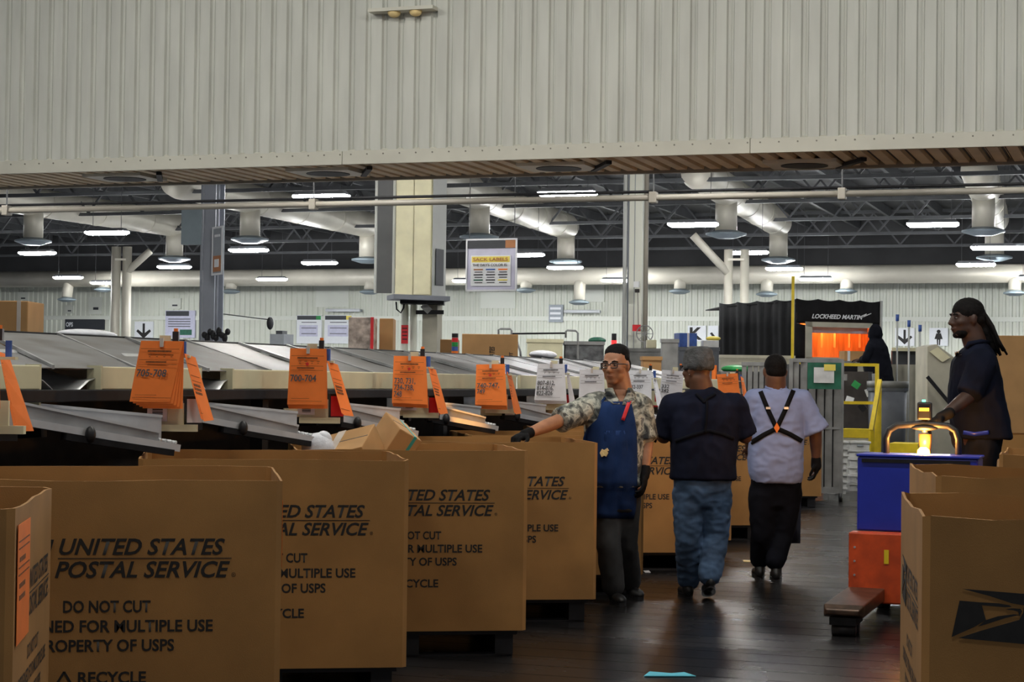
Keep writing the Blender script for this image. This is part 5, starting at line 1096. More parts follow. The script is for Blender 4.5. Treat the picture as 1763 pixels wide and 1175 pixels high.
def face(parent, c, fd, k=1.0, lip=None, brow=True):
    f, s, u = hfr(fd); fr = (s, f, u); q = lambda a, e, h: c+f*(a*k)+s*(e*k)+u*(h*k)
    for e in (-1, 1):
        ey = MB().ell(q(0.0825, 0.031*e, 0.004), (0.0125*k, 0.010*k, 0.0058*k), fr, 12, 8).build('eye', M['eye_white'], parent, smooth=True)
        MB().ell(q(0.0905, 0.0305*e, 0.004), (0.0056*k, 0.004*k, 0.0052*k), fr, 10, 6).build('iris', M['iris'], ey, smooth=True)
        if brow: MB().tube([q(0.093, 0.014*e, 0.024), q(0.094, 0.03*e, 0.030), q(0.082, 0.05*e, 0.024)], 0.0042*k, 6).build('eyebrow', M['hair'], parent, smooth=True)
    MB().ell(q(0.099, 0, -0.064), (0.022*k, 0.006*k, 0.0028*k), fr, 12, 6).build('mouth', lip or M['lip'], parent, smooth=True)
def hand(b, w, d, n, th, curl=(0.25, 0.45, 0.35), k=1.0, spread=0.0):
    """w wrist, d pointing direction, n palm normal, th = +1/-1 side of the thumb along d x n"""
    d = Vector(d).normalized(); n = Vector(n); n = (n-d*n.dot(d)).normalized(); a = d.cross(n)*th
    b.limb([(w-d*0.03, 0.031*k), (w+d*0.015, 0.030*k)], 12); b.ell(w+d*0.052*k, (0.050*k, 0.043*k, 0.020*k), (d, a, n), 14, 10)
    b.ell(w+d*0.045*k+a*0.022*k+n*0.006, (0.034*k, 0.020*k, 0.020*k), (d, a, n), 10, 8)
    for i, (o, L) in enumerate(((0.031, 0.070), (0.011, 0.080), (-0.010, 0.075), (-0.030, 0.058))):
        p = w+d*(0.090*k)+a*(o*k); ang = 0.0; pts = [(p-d*0.02, 0.0098*k)]; cur = p
        for j, fr_ in enumerate((0.45, 0.30, 0.25)):
            pts.append((cur, 0.0096*k*(1-0.1*j))); ang += curl[j]*(1+0.12*i); dd = d*math.cos(ang)+n*math.sin(ang)+a*(spread*(1.5-i)); cur = cur+dd*(L*fr_*k)
        pts.append((cur, 0.0078*k)); b.limb(pts, 8)
    t0 = w+d*0.030*k+a*0.034*k; t1 = t0+(d*0.55+a*0.55+n*0.35)*0.038*k; t2 = t1+(d*0.85+a*0.05+n*0.45)*0.030*k; t3 = t2+(d*0.9-a*0.1+n*0.4)*0.022*k
    b.limb([(t0, 0.013*k), (t1, 0.0115*k), (t2, 0.0105*k), (t3, 0.009*k)], 8)
def bvh_of(objs):
    vs = []; fs = []
    for o in objs:
        off = wloc(o); n = len(vs); vs += [v.co+off for v in o.data.vertices]; fs += [[i+n for i in p.vertices] for p in o.data.polygons]
    return BVHTree.FromPolygons(vs, fs)
def hit(bv, px, py, dflt):
    d = ray(px, py).normalized(); h = bv.ray_cast(CO, d)
    return h[0] if h[0] is not None else P(px, py, dflt)
def ribbon(bv, pts, width, name, mt, parent, Z, off=0.008, n=10, th=0.004):
    path = []
    for i in range(len(pts)-1):
        for k in range(n): t = k/n; path.append((pts[i][0]+(pts[i+1][0]-pts[i][0])*t, pts[i][1]+(pts[i+1][1]-pts[i][1])*t))
    path.append(pts[-1]); g = []
    for i, (x, y) in enumerate(path):
        a = path[max(i-1, 0)]; b = path[min(i+1, len(path)-1)]; dx, dy = b[0]-a[0], b[1]-a[1]; L = math.hypot(dx, dy); nx, ny = -dy/L*width/2, dx/L*width/2
        g.append([hit(bv, x+nx*u, y+ny*u, Z)-CF*off for u in (-1, 0, 1)])
    return MB().sheet(g, th, -CF).build(name, mt, parent, smooth=True)
def drape(bv, rows, name, mt, parent, Z, off=0.014, n=14, th=0.006, maxback=0.10, wr=0.0):
    g = []; dense = []
    for (ra, rb) in zip(rows[:-1], rows[1:]):
        m = max(1, int(abs(rb[0]-ra[0])/7))
        dense += [tuple(ra[i]+(rb[i]-ra[i])*k/m for i in range(3)) for k in range(m)]
    for (y, x0, x1) in dense+[rows[-1]]:
        row = []; hs = [hit(bv, x0+(x1-x0)*j/n, y, Z) for j in range(n+1)]
        zs = [(h-CO).dot(CF) for h in hs]; zm = min(zs)
        for j in range(n+1):
            px = x0+(x1-x0)*j/n; z = min(zs[j], zm+maxback)-off+wr*math.sin(px*0.35+y*0.05); row.append(P(px, y, z))
        g.append(row)
    for _ in range(0):
        for i in range(1, len(g)-1):
            for j in range(n+1):
                zz = sum((g[i+d][j]-CO).dot(CF) for d in (-1, 0, 1))/3; g[i][j] = CO+(g[i][j]-CO)*(zz/(g[i][j]-CO).dot(CF))
    return MB().sheet(g, th).build(name, mt, parent, smooth=True)
def shoe(parent, heel, toe, h=0.10, w=0.095, name='shoe'):
    heel, toe = Vector(heel), Vector(toe); d = (toe-heel); L = d.length; d.normalize(); s = d.cross(UP).normalized(); u = s.cross(d); b = MB()
    b.ell(heel+d*L*0.22+u*h*0.45, (w*0.42, L*0.30, h*0.55), (s, d, u)); b.ell(heel+d*L*0.66+u*h*0.34, (w*0.52, L*0.36, h*0.42), (s, d, u)); b.limb([(heel+d*L*0.2+u*h*0.6, w*0.46), (heel+d*L*0.2+u*h*1.15, w*0.44)])
    o = remesh(b, name, M['shoe'], parent, 0.010, 3)
    sb = MB()
    sb.loft([[heel+d*L*(0.0 if k == 0 else 0)+p for p in [d*(L*(0.5-0.5*math.cos(t)))+s*(w*0.5*math.sin(t)*(0.85+0.3*(0.5-0.5*math.cos(t)))) for t in [2*math.pi*j/20 for j in range(20)]]] if k == 0 else [heel+u*0.022+p for p in [d*(L*(0.5-0.5*math.cos(t)))+s*(w*0.5*math.sin(t)*(0.85+0.3*(0.5-0.5*math.cos(t)))) for t in [2*math.pi*j/20 for j in range(20)]]] for k in (0, 1)])
    sb.build('sole', M['black_plastic'], o)
    return o

# ---------------------------------------------------------------- person in the blue apron
Z = 12.75; pr = empty('person', Vector((P(1062, 1035, Z).x, P(1062, 1035, Z).y, 0)), label='person in glasses, camouflage shirt and blue apron gripping a carton', cat='person', group='people at work')
ground = lambda px, dz=0.0: Vector((P(px, 1000, Z+dz).x, P(px, 1000, Z+dz).y, 0))
hc = P(1060, 629, Z-0.06); fd = (-CF*0.86-CR*0.42-UP*0.06)
b = MB(); head(b, hc, fd, 1.09, P(1070, 684, Z), 0.074)
shL, shR = P(1020, 700, Z-0.02), P(1102, 700, Z); elL, elR = P(955, 728, Z-0.30), P(1114, 762, Z-0.02); wrL, wrR = P(906, 748, Z-0.52), P(1110, 815, Z-0.08)
b.limb([(P(1068, 690, Z), 0.07), (shL, 0.06), (elL, 0.047), (elL.lerp(wrL, 0.3), 0.047), (wrL, 0.031)]); b.limb([(P(1072, 690, Z), 0.07), (shR, 0.06), (elR, 0.044), (elR.lerp(wrR, 0.3), 0.044), (wrR, 0.030)])
b.loft([ring(1030, 1098, 695, Z, 0.20), ring(1018, 1102, 740, Z, 0.23), ring(1020, 1100, 800, Z, 0.24), ring(1026, 1094, 845, Z, 0.17)])
hipL, hipR = P(1043, 852, Z), P(1078, 852, Z); kL, kR = P(1047, 935, Z-0.05), P(1076, 935, Z+0.10); aL, aR = ground(1056)+UP*0.09, ground(1085, 0.35)+UP*0.09
for h_, k_, a_ in ((hipL, kL, aL), (hipR, kR, aR)): b.limb([(h_, 0.085), (k_, 0.055), (a_, 0.04)])
bh = MB(); dL = (wrL-elL).normalized(); dR = (wrR-elR).normalized()
hand(b, wrL, dL, -UP, 1, (0.5, 0.7, 0.5), 0.9); hand(b, wrR, dR, CF*0.3-CR, 1, (0.3, 0.4, 0.3), 0.9)
body = remesh(b, 'body', M['skin_tan'], pr, 0.0085, 3)
face(pr, hc, fd, 1.09)
f, s, u = hfr(fd); hb = MB(); hb.ell(hc-f*0.028+u*0.080, (0.082, 0.100, 0.066), (s, f, u), 22, 14); hb.ell(hc-f*0.022+u*0.050, (0.0895, 0.078, 0.062), (s, f, u), 22, 14); hb.ell(hc-f*0.060+u*0.0, (0.086, 0.066, 0.075), (s, f, u), 18, 10)
remesh(hb, 'hair', M['hair'], pr, 0.008, 2, (0.003, 60, 1))
# glasses
gl = MB()
for e in (-1, 1):
    cc = hc+f*0.113+s*0.033*e+u*0.003; gl.tube([cc+s*(0.028*math.copysign(abs(math.cos(t))**0.6, math.cos(t)))+u*(0.0175*math.copysign(abs(math.sin(t))**0.6, math.sin(t))) for t in [2*math.pi*k/20 for k in range(20)]], 0.0035, 6, True)
    gl.tube([cc+s*0.028*e+u*0.010, hc+f*0.06+s*0.086*e+u*0.010, hc-f*0.012+s*0.090*e+u*0.004], 0.0032, 6)
gl.tube([hc+f*0.113-s*0.006+u*0.006, hc+f*0.119+u*0.009, hc+f*0.113+s*0.006+u*0.006], 0.003, 6)
go = gl.build('glasses', M['black_plastic'], pr, smooth=True)
for e in (-1, 1):
    cc = hc+f*0.113+s*0.033*e+u*0.003; MB().ell(cc, (0.027, 0.0012, 0.0165), (s, f, u), 14, 8).build('lens', M['lens'], go, smooth=True)
# shirt
b = MB(); b.loft([ring(1052, 1084, 676, Z, 0.15), ring(1036, 1095, 684, Z, 0.19), ring(1014, 1106, 696, Z, 0.25), ring(1006, 1112, 720, Z, 0.29), ring(1006, 1110, 760, Z, 0.31), ring(1005, 1108, 800, Z, 0.32), ring(1008, 1106, 838, Z, 0.31)])
sl = shL.lerp(elL, 0.72); b.limb([(P(1030, 698, Z), 0.095), (shL, 0.092), (shL.lerp(elL, 0.4), 0.088), (sl, 0.084)]); b.cyl(sl, shL.lerp(elL, 0.88), 0.084, 0.086)
sr = shR.lerp(elR, 0.75); b.limb([(P(1092, 698, Z), 0.095), (shR, 0.088), (sr, 0.078)]); b.cyl(sr, shR.lerp(elR, 0.92), 0.078, 0.083)
shirt = remesh(b, 'shirt', M['camo'], pr, 0.011, 5, (0.005, 9, 0.7))
bv = bvh_of([shirt])
drape(bv, [(671, 1056, 1081), (680, 1060, 1079), (690, 1065, 1074), (695, 1068, 1070)], 'open_neck', M['skin_tan'], shirt, Z-0.1, 0.010, 6, 0.004)
drape(bv, [(668, 1046, 1055), (680, 1040, 1060), (690, 1046, 1066), (697, 1056, 1067)], 'collar', M['camo'], shirt, Z-0.1, 0.020, 6, 0.006)
drape(bv, [(668, 1081, 1088), (680, 1078, 1095), (690, 1073, 1094), (698, 1071, 1084)], 'collar', M['camo'], shirt, Z-0.1, 0.020, 6, 0.006)
# trousers, shoes
b = MB(); b.loft([ring(1022, 1098, 835, Z, 0.28), ring(1024, 1096, 880, Z, 0.22)])
for h_, k_, a_ in ((hipL, kL, aL), (hipR, kR, aR)): b.limb([(h_, 0.105), (k_, 0.085), (a_+UP*0.03, 0.078)])
trs = remesh(b, 'trousers', M['grey_trousers'], pr, 0.013, 5, (0.006, 8, 0.6))
shoe(pr, aL-UP*0.09+CF*0.06, aL-UP*0.09-CF*0.20+CR*0.05); shoe(pr, aR-UP*0.09+CF*0.06, aR-UP*0.09-CF*0.19+CR*0.06)
# gloves
b = MB(); hand(b, wrL, dL, -UP+dL*0.1, 1, (0.9, 1.0, 0.7), 1.15); b.limb([(wrL-dL*0.04, 0.037), (wrL+dL*0.02, 0.036)]); remesh(b, 'glove', M['glove'], pr, 0.006, 2)
b = MB(); hand(b, wrR, dR, CF*0.3-CR, 1, (0.3, 0.45, 0.3), 1.12); b.limb([(wrR-dR*0.04, 0.036), (wrR+dR*0.02, 0.035)]); remesh(b, 'glove', M['glove'], pr, 0.006, 2)
bv = bvh_of([shirt, trs])
ap = drape(bv, [(692, 1036, 1086), (705, 1034, 1089), (722, 1028, 1093), (738, 1012, 1095), (755, 1004, 1096), (790, 1003, 1097), (820, 1005, 1097), (850, 1010, 1096), (875, 1012, 1094), (893, 1016, 1091)], 'apron', M['apron'], pr, Z-0.1, 0.020, 22, wr=0.003)
bv2 = bvh_of([shirt, trs, ap])
drape(bv2, [(742, 1040, 1082), (760, 1040, 1082), (785, 1040, 1082)], 'apron_pocket', M['apron'], ap, Z-0.15, 0.006, 6, 0.004); drape(bv2, [(790, 1026, 1092), (815, 1026, 1092), (838, 1026, 1092)], 'apron_pocket', M['apron'], ap, Z-0.15, 0.006, 8, 0.004)
ribbon(bv2, [(1036, 692), (1046, 680), (1056, 672)], 4, 'neck_strap', M['apron'], ap, Z-0.1, 0.006); ribbon(bv2, [(1086, 692), (1086, 682), (1083, 674)], 4, 'neck_strap', M['apron'], ap, Z-0.1, 0.006)
ribbon(bv2, [(1072, 724), (1079, 704), (1085, 687)], 6, 'red_marker', M['red'], ap, Z-0.15, 0.012, 4, 0.008)
ribbon(bv2, [(1076, 688), (1090, 690)], 4, 'marker_clip', M['red'], ap, Z-0.15, 0.014, 4, 0.008)
q = hit(bv2, 1040, 780, Z-0.2)-CF*0.01; MB().box(q, (0.05, 0.012, 0.03), Matrix.Rotation(0.5, 3, 'Y')).box(q+UP*0.014+CR*0.012, (0.035, 0.014, 0.02), Matrix.Rotation(-0.6, 3, 'Y')).box(q-UP*0.01-CR*0.012, (0.03, 0.014, 0.022), Matrix.Rotation(1.1, 3, 'Y')).build('crumpled_paper', M['scrap'], ap)

# ---------------------------------------------------------------- person in grey beanie, seen from behind
Z = 13.05; pr = empty('person', Vector((P(1208, 1030, Z).x, P(1208, 1030, Z).y, 0)), label='person in grey beanie, dark navy shirt and blue jeans walking away', cat='person', group='people at work')
ground = lambda px, dz=0.0: Vector((P(px, 1000, Z+dz).x, P(px, 1000, Z+dz).y, 0))
hc = P(1200, 638, Z); fd = (CF*0.75-CR*0.66)
b = MB(); head(b, hc, fd, 1.07, P(1211, 683, Z), 0.074)
shL, shR = P(1160, 700, Z), P(1264, 700, Z); elL, elR = P(1143, 752, Z+0.05), P(1283, 752, Z+0.03); wrL, wrR = P(1132, 748, Z+0.30), P(1262, 742, Z+0.27)
for s_, e_, w_ in ((shL, elL, wrL), (shR, elR, wrR)): b.limb([(P(1211, 694, Z), 0.075), (s_, 0.066), (e_, 0.052), (w_, 0.034)])
hipL, hipR = P(1186, 850, Z), P(1232, 850, Z); kL, kR = P(1184, 925, Z-0.02), P(1232, 925, Z+0.04); aL, aR = P(1186, 996, Z+0.12), P(1222, 1002, Z-0.10)
aL.z = 0.10; aR.z = 0.155
b.loft([ring(1165, 1258, 700, Z, 0.24), ring(1162, 1260, 760, Z, 0.26), ring(1168, 1253, 820, Z, 0.22), ring(1172, 1248, 850, Z, 0.17)])
for h_, k_, a_ in ((hipL, kL, aL), (hipR, kR, aR)): b.limb([(h_, 0.09), (k_, 0.058), (a_, 0.042)])
hand(b, wrL, wrL-elL, -UP, 1, (0.5, 0.6, 0.4), 0.9); hand(b, wrR, wrR-elR, -UP, -1, (0.5, 0.6, 0.4), 0.9)
remesh(b, 'body', M['skin_brown2'], pr, 0.0095, 3); face(pr, hc, fd, 1.07, M['lip_dark'])
f, s, u = hfr(fd); b = MB(); b.ell(hc-f*0.018+u*0.054, (0.098, 0.113, 0.086), (s, f, u), 22, 14); b.loft([[hc-f*0.016+u*z+s*(0.097*k*math.cos(t))+f*(0.111*k*math.sin(t)) for t in [2*math.pi*j/24 for j in range(24)]] for k, z in ((0.98, 0.005), (1.04, 0.03), (1.02, 0.08), (0.86, 0.145), (0.6, 0.165))])
remesh(b, 'beanie', M['beanie'], pr, 0.009, 3, (0.005, 22, 1.4))
gq = hc+f*0.09+s*-0.08; MB().tube([hc+f*0.105+s*-0.05+u*0.006, hc+f*0.05+s*-0.083+u*0.008, hc-f*0.005+s*-0.085+u*0.004], 0.003, 6).build('glasses', M['black_plastic'], pr, smooth=True)
MB().ell(hc-f*0.012-s*0.091-u*0.03, (0.004, 0.004, 0.004), n=8, m=6).build('earring', M['steel_bright'], pr)
b = MB(); b.loft([ring(1194, 1229, 667, Z, 0.15), ring(1174, 1250, 680, Z, 0.21), ring(1152, 1271, 696, Z, 0.27), ring(1151, 1274, 720, Z, 0.30), ring(1155, 1270, 760, Z, 0.31), ring(1154, 1266, 800, Z, 0.32), ring(1152, 1268, 826, Z, 0.33)])
for s_, e_ in ((shL, elL), (shR, elR)):
    b.limb([(s_.lerp(P(1211, 700, Z), 0.15), 0.098), (s_, 0.096), (s_.lerp(e_, 0.7), 0.090)]); b.cyl(s_.lerp(e_, 0.7), s_.lerp(e_, 0.97), 0.09, 0.096)
shirt = remesh(b, 'shirt', M['navy'], pr, 0.011, 5, (0.006, 8, 0.8))
b = MB(); b.loft([ring(1160, 1260, 818, Z, 0.29), ring(1162, 1256, 845, Z, 0.27), ring(1170, 1248, 872, Z, 0.21)])
for h_, k_, a_ in ((hipL, kL, aL), (hipR, kR, aR)): b.limb([(h_, 0.116), (h_.lerp(k_, 0.5), 0.106), (k_, 0.090), (k_.lerp(a_, 0.6), 0.084), (a_+UP*0.03, 0.080)])
trs = remesh(b, 'jeans', M['jeans'], pr, 0.012, 4, (0.008, 9, 1.6))
shoe(pr, aL-UP*0.10-CF*0.07, aL-UP*0.10+CF*0.20-CR*0.03); shoe(pr, aR-UP*0.055-CF*0.08, aR-UP*0.15+CF*0.18)
b = MB(); hand(b, wrL, wrL-elL, -UP, 1, (0.5, 0.6, 0.4), 1.1); remesh(b, 'glove', M['glove'], pr, 0.007, 2); b = MB(); hand(b, wrR, wrR-elR, -UP, -1, (0.5, 0.6, 0.4), 1.1); remesh(b, 'glove', M['glove'], pr, 0.007, 2)
bv = bvh_of([shirt, trs])
ribbon(bv, [(1198, 678), (1212, 692), (1218, 686), (1232, 678)], 5, 'apron_strap', M['dark_trousers'], pr, Z-0.1); ribbon(bv, [(1217, 690), (1216, 720), (1213, 745)], 4, 'apron_strap', M['dark_trousers'], pr, Z-0.15)
ribbon(bv, [(1162, 760), (1190, 750), (1220, 742), (1245, 748), (1264, 756)], 6, 'apron_tie', M['dark_trousers'], pr, Z-0.15)

# ---------------------------------------------------------------- man with suspenders
Z = 14.4; pr = empty('person', Vector((P(1330, 996, Z).x, P(1330, 996, Z).y, 0)), label='person in light blue shirt with crossed black suspenders walking away', cat='person', group='people at work')
hc = P(1334, 639, Z); fd = (CF*0.99-CR*0.1)
b = MB(); head(b, hc, fd, 1.09, P(1335, 676, Z), 0.074)
shL, shR = P(1301, 690, Z), P(1378, 690, Z); elL, elR = P(1291, 742, Z+0.03), P(1404, 745, Z); wrL, wrR = P(1290, 770, Z+0.25), P(1405, 792, Z+0.03)
for s_, e_, w_ in ((shL, elL, wrL), (shR, elR, wrR)): b.limb([(P(1336, 686, Z), 0.075), (s_, 0.064), (e_, 0.050), (e_.lerp(w_, 0.3), 0.05), (w_, 0.034)])
b.loft([ring(1302, 1374, 690, Z, 0.24), ring(1298, 1378, 750, Z, 0.27), ring(1300, 1374, 820, Z, 0.24), ring(1304, 1370, 845, Z, 0.18)])
hipL, hipR = P(1315, 850, Z), P(1354, 850, Z); kL, kR = P(1312, 920, Z), P(1348, 920, Z+0.02); aL, aR = P(1308, 980, Z+0.12), P(1335, 980, Z-0.04); aL.z = aR.z = 0.10
for h_, k_, a_ in ((hipL, kL, aL), (hipR, kR, aR)): b.limb([(h_, 0.09), (k_, 0.058), (a_, 0.042)])
hand(b, wrR, wrR-elR, -CR+CF*0.3, -1, (0.4, 0.5, 0.4), 0.9); hand(b, wrL, wrL-elL, -UP, 1, (0.5, 0.6, 0.4), 0.9)
remesh(b, 'body', M['skin_brown2'], pr, 0.0095, 3); face(pr, hc, fd, 1.09, M['lip_dark'])
f, s, u = hfr(fd); b = MB(); b.ell(hc-f*0.020+u*0.038, (0.088, 0.104, 0.096), (s, f, u), 22, 14); b.ell(hc-f*0.050+u*0.0, (0.082, 0.072, 0.066), (s, f, u), 18, 10); remesh(b, 'hair', M['hair'], pr, 0.009, 2)
b = MB(); b.loft([ring(1319, 1352, 668, Z, 0.15), ring(1311, 1361, 674, Z, 0.20), ring(1293, 1384, 686, Z, 0.26), ring(1290, 1386, 710, Z, 0.30), ring(1291, 1383, 745, Z, 0.32), ring(1288, 1382, 790, Z, 0.35), ring(1289, 1383, 815, Z, 0.35), ring(1296, 1378, 831, Z, 0.33)])
for s_, e_, rr in ((shL, elL, 0.092), (shR, elR, 0.10)):
    b.limb([(s_.lerp(P(1336, 690, Z), 0.15), 0.094), (s_, 0.092), (s_.lerp(e_, 0.65), rr)]); b.cyl(s_.lerp(e_, 0.65), s_.lerp(e_, 0.98), rr, rr*1.18)
shirt = remesh(b, 'shirt', M['shirt_blue'], pr, 0.011, 4, (0.007, 8, 1.3))
MB().tube([P(1319, 667, Z-0.03), P(1327, 671, Z-0.075), P(1344, 671, Z-0.075), P(1352, 667, Z-0.03)], 0.016, 8).build('collar', M['shirt_blue'], shirt, smooth=True)
b = MB(); b.loft([ring(1293, 1380, 822, Z, 0.31), ring(1294, 1378, 845, Z, 0.28), ring(1302, 1370, 872, Z, 0.22)])
for h_, k_, a_ in ((hipL, kL, aL), (hipR, kR, aR)): b.limb([(h_, 0.122), (h_.lerp(k_, 0.5), 0.106), (k_, 0.086), (a_+UP*0.05, 0.076)])
trs = remesh(b, 'trousers', M['dark_trousers'], pr, 0.013, 5, (0.006, 8, 0.8))
shoe(pr, aL-UP*0.10-CF*0.06, aL-UP*0.10+CF*0.20); shoe(pr, aR-UP*0.10-CF*0.06, aR-UP*0.10+CF*0.2+CR*0.03)
b = MB(); hand(b, wrR, wrR-elR, -CR+CF*0.3, -1, (0.4, 0.55, 0.4), 1.15); b.limb([(wrR, 0.040), (wrR+(wrR-elR).normalized()*0.05, 0.042)]); remesh(b, 'glove', M['glove'], pr, 0.007, 2)
bv = bvh_of([shirt, trs]); W_ = 8
ribbon(bv, [(1309, 674), (1322, 706), (1337, 738)], W_, 'suspender_strap', M['strap'], pr, Z-0.15); ribbon(bv, [(1366, 672), (1352, 706), (1337, 738)], W_, 'suspender_strap', M['strap'], pr, Z-0.15)
ribbon(bv, [(1337, 738), (1315, 749), (1292, 763)], W_, 'suspender_strap', M['strap'], pr, Z-0.15); ribbon(bv, [(1337, 738), (1360, 748), (1381, 760)], W_, 'suspender_strap', M['strap'], pr, Z-0.15)
q = hit(bv, 1337, 737, Z-0.2); MB().prism([q-CR*0.022, q+UP*0.04, q+CR*0.022, q-UP*0.04], -CF*0.020).build('orange_patch', M['orange'], pr)
for px, py in ((1322, 703), (1353, 703)): q = hit(bv, px, py, Z-0.2)-CF*0.016; MB().box(q, (0.034, 0.008, 0.018), Matrix.Rotation(YAW, 3, 'Z')).build('buckle', M['steel_bright'], pr)
apn = [[P(1352, y, Z-0.10+0.0006*(y-770)), P(1366, y, Z+0.0), P(1380-0.02*(y-770), y, Z+0.10)] for y in (830, 850, 880, 910, 936)]
MB().sheet(apn, 0.006).build('apron', M['navy'], pr, smooth=True)

# ---------------------------------------------------------------- driver
Z = 13.0; pz = 0.162; pr = empty('person', Vector((P(1682, 900, Z).x, P(1682, 900, Z).y, pz)), label='person in a dark navy shirt driving the pallet truck', cat='person', group='people at work')
hc = P(1664, 549, Z); fd = (-CR*0.97-CF*0.22-UP*0.03)
b = MB(); head(b, hc, fd, 1.14, P(1682, 600, Z), 0.070)
shN, shF = P(1690, 625, Z-0.17), P(1668, 622, Z+0.17); elN = P(1668, 682, Z-0.26); wrN = P(1624, 717, Z-0.42); elF = P(1650, 690, Z+0.22); wrF = P(1642, 745, Z+0.12)
b.limb([(P(1684, 616, Z), 0.08), (shN, 0.07), (elN, 0.052), (elN.lerp(wrN, 0.3), 0.05), (wrN, 0.034)]); b.limb([(P(1682, 616, Z), 0.08), (shF, 0.07), (elF, 0.052), (wrF, 0.034)])
b.loft([ring(1654, 1708, 620, Z, 0.36), ring(1646, 1722, 680, Z, 0.34), ring(1652, 1722, 740, Z, 0.32), ring(1656, 1720, 770, Z, 0.32)])
fN = P(1690, 900, Z-0.12); fF = P(1674, 900, Z+0.13); fN.z = fF.z = pz+0.10
hN, hF = P(1690, 768, Z-0.09), P(1684, 768, Z+0.09); kN = P(1684, 870, Z-0.10); kF = P(1672, 870, Z+0.12)
for h_, k_, a_ in ((hN, kN, fN), (hF, kF, fF)): b.limb([(h_, 0.095), (k_, 0.06), (a_, 0.043)])
dN = (P(1596, 731, Z-0.44)-wrN).normalized(); hand(b, wrN, dN, -UP, 1, (0.45, 0.6, 0.4), 0.9); hand(b, wrF, -UP, CR, 1, (0.3, 0.4, 0.3), 0.9)
remesh(b, 'body', M['skin_brown'], pr, 0.0095, 3); face(pr, hc, fd, 1.14, M['lip_dark'])
f, s, u = hfr(fd); b = MB(); b.ell(hc-f*0.016+u*0.052, (0.093, 0.114, 0.094), (s, f, u), 22, 14); b.ell(hc-f*0.075+u*0.0, (0.085, 0.075, 0.075), (s, f, u), 18, 10); b.limb([(hc-f*0.09+u*0.01, 0.06), (P(1699, 572, Z), 0.05), (P(1708, 598, Z), 0.045)])
hr = remesh(b, 'hair', M['hair'], pr, 0.009, 2, (0.004, 40, 1))
rnd = random.Random(4)
for k in range(13):
    o = (k-6)*0.011; a0 = hc-f*0.11+s*o+u*0.02; a1 = P(1700+rnd.uniform(-3, 3), 562, Z)+s*o*1.3; a2 = P(1712+rnd.uniform(-5, 4), 590, Z)+s*o*1.6; a3 = P(1716+rnd.uniform(-8, 3), 608+rnd.uniform(-6, 6), Z)+s*o*1.7+CR*0.02
    MB().tube([a0, a1, a2, a3], [0.016, 0.014, 0.012, 0.007], 7).build('dreadlock', M['hair'], hr, smooth=True)
b = MB(); b.ell(hc+f*0.040-u*0.092, (0.070, 0.060, 0.048), (s, f, u)); b.ell(hc+f*0.080-u*0.116, (0.030, 0.026, 0.022), (s, f, u)); remesh(b, 'beard', M['hair'], pr, 0.008, 2)
b = MB(); b.loft([ring(1668, 1700, 592, Z, 0.20), ring(1656, 1708, 604, Z, 0.30), ring(1642, 1714, 622, Z, 0.42), ring(1637, 1722, 650, Z, 0.42), ring(1634, 1728, 690, Z, 0.40), ring(1638, 1736, 725, Z, 0.40), ring(1646, 1741, 756, Z, 0.40)])
sl = shN.lerp(elN, 0.80); b.limb([(shN.lerp(P(1684, 625, Z), 0.3), 0.10), (shN, 0.102), (sl, 0.088)]); b.cyl(sl, shN.lerp(elN, 0.96), 0.088, 0.092); b.limb([(shF, 0.098), (shF.lerp(elF, 0.8), 0.086)])
shirt = remesh(b, 'shirt', M['navy2'], pr, 0.012, 5, (0.006, 7, 0.8))
MB().tube([P(1664, 600, Z-0.08), P(1668, 592, Z-0.09), P(1690, 588, Z-0.10), P(1702, 590, Z-0.04)], 0.016, 8).build('collar', M['navy2'], shirt, smooth=True)
b = MB(); b.loft([ring(1654, 1724, 744, Z, 0.34), ring(1656, 1720, 790, Z, 0.28)])
for h_, k_, a_ in ((hN, kN, fN), (hF, kF, fF)): b.limb([(h_, 0.115), (k_, 0.088), (a_, 0.075)])
trs = remesh(b, 'trousers', M['dark_trousers'], pr, 0.013, 5, (0.006, 8, 0.8))
for a_ in (fN, fF): shoe(pr, a_-UP*0.10+CR*0.06, a_-UP*0.10-CR*0.20)
b = MB(); hand(b, wrN, dN, -UP+dN*0.1, 1, (0.5, 0.65, 0.45), 1.12); b.limb([(wrN-dN*0.05, 0.040), (wrN+dN*0.02, 0.038)]); remesh(b, 'glove', M['glove'], pr, 0.007, 2)
bv = bvh_of([shirt, trs])
ribbon(bv, [(1644, 610), (1654, 607)], 8, 'name_patch', M['sign_white'], shirt, Z-0.2, 0.004, 3); ribbon(bv, [(1658, 745), (1678, 748), (1702, 745)], 7, 'blue_hem', M['blue'], pr, Z-0.2, 0.008)

# ---------------------------------------------------------------- dark figure by the booth
Z = 30.5; q = P(1512, 700, Z); pr = empty('person', Vector((q.x, q.y, 0)), label='person in black hooded clothing bending at the orange window', cat='person', group='people at work')
stp = MB().box((q.x, q.y, 0.24), (0.9, 0.8, 0.48)).build('work_platform', M['cage'], None, bevel=0.02, label='grey work platform under the person in black', cat='platform')
b = MB(); hc = P(1504, 574, Z); head(b, hc, (-CR*0.7+CF*0.6-UP*0.3), 1.0, P(1509, 590, Z), 0.06); sA = P(1500, 600, Z-0.1); sB = P(1518, 600, Z+0.1)
b.loft([ring(1498, 1522, 598, Z, 0.24), ring(1498, 1528, 625, Z, 0.26), ring(1502, 1528, 650, Z, 0.26)]); b.limb([(sA, 0.06), (P(1492, 618, Z-0.1), 0.05), (P(1482, 620, Z+0.3), 0.035)]); b.limb([(sB, 0.06), (P(1500, 622, Z+0.2), 0.05), (P(1484, 622, Z+0.5), 0.035)])
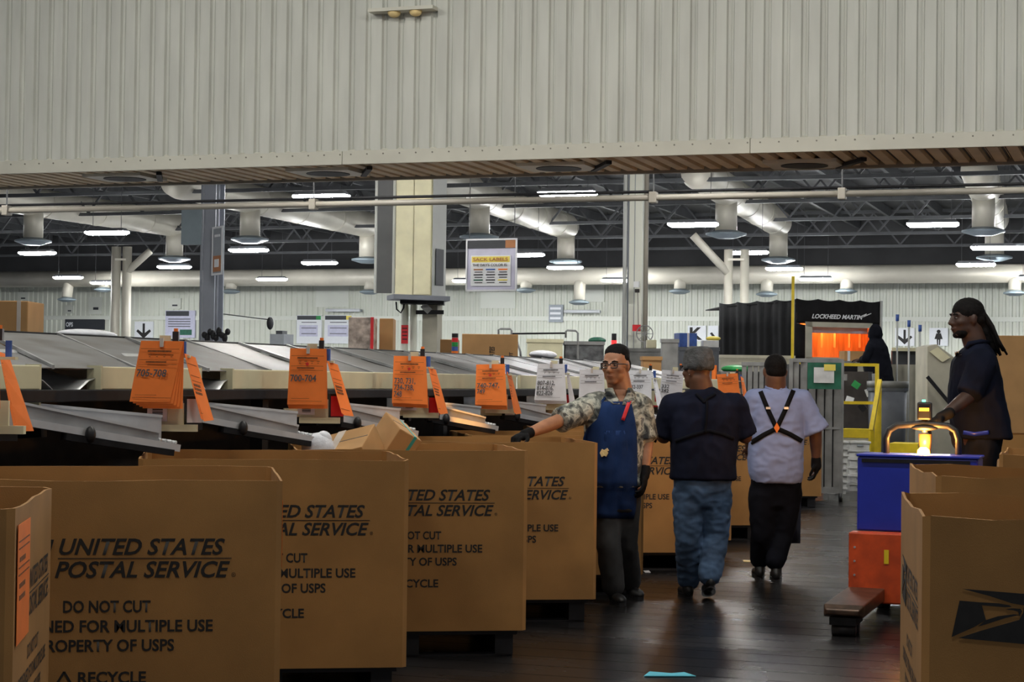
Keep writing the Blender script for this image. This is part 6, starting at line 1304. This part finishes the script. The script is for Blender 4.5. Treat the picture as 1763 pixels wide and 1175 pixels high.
for d_ in (-0.1, 0.1): b.limb([(P(1514, 650, Z+d_), 0.09), (Vector((P(1514, 680, Z+d_).x, P(1514, 680, Z+d_).y, 0.9)), 0.06), (Vector((P(1514, 680, Z+d_).x, P(1514, 680, Z+d_).y, 0.56)), 0.05)])
hand(b, P(1482, 620, Z+0.3), -CR+CF*0.3, -UP, 1); hand(b, P(1484, 622, Z+0.5), -CR+CF*0.3, -UP, -1)
remesh(b, 'body', M['skin_brown'], pr, 0.013, 3)
b = MB(); b.ell(hc-UP*0.0+CR*0.03, (0.12, 0.12, 0.15)); b.loft([ring(1497, 1520, 585, Z, 0.2), ring(1490, 1528, 600, Z, 0.36), ring(1486, 1534, 628, Z, 0.38), ring(1492, 1538, 655, Z, 0.38), ring(1496, 1540, 668, Z, 0.36)]); b.limb([(sA, 0.09), (P(1492, 618, Z-0.1), 0.075), (P(1484, 620, Z+0.2), 0.06)]); b.limb([(sB, 0.09), (P(1500, 622, Z+0.2), 0.075), (P(1486, 622, Z+0.4), 0.06)])
remesh(b, 'hooded_jacket', M['dark_trousers'], pr, 0.016, 4, (0.008, 6, 1))
b = MB()
for d_ in (-0.1, 0.1): b.limb([(P(1514, 655, Z+d_), 0.12), (Vector((P(1514, 680, Z+d_).x, P(1514, 680, Z+d_).y, 0.9)), 0.09), (Vector((P(1514, 680, Z+d_).x, P(1514, 680, Z+d_).y, 0.53)), 0.085)])
remesh(b, 'trousers', M['dark_trousers'], pr, 0.016, 3)

# ------------------------------------------------------------------ litter on the floor
def litter(px, py, pts, mt, lab):
    c = PZ(px, py, 0.004); MB().prism([(c.x+CR.x*x+CF.x*y, c.y+CR.y*x+CF.y*y, 0.003) for x, y in pts], (0, 0, 0.004)).build('paper_scrap', mt, None, label=lab, cat='paper')
litter(1150, 1162, [(-0.13, -0.07), (0.14, -0.05), (0.09, 0.07), (0.02, 0.03), (-0.09, 0.075)], M['cyan'], 'torn cyan paper lying on the floor in the foreground')
litter(1291, 967, [(-0.06, -0.07), (0.06, -0.06), (0.03, 0.04), (-0.05, 0.09)], M['scrap'], 'yellowish paper scrap on the floor left of the suspenders wearer')
litter(1114, 985, [(-0.02, -0.08), (0.025, -0.06), (0.02, 0.08), (-0.025, 0.06)], M['white_paper'], 'small white paper scrap on the floor behind the apron wearer')
bpy.data.scenes.remove(TMP)
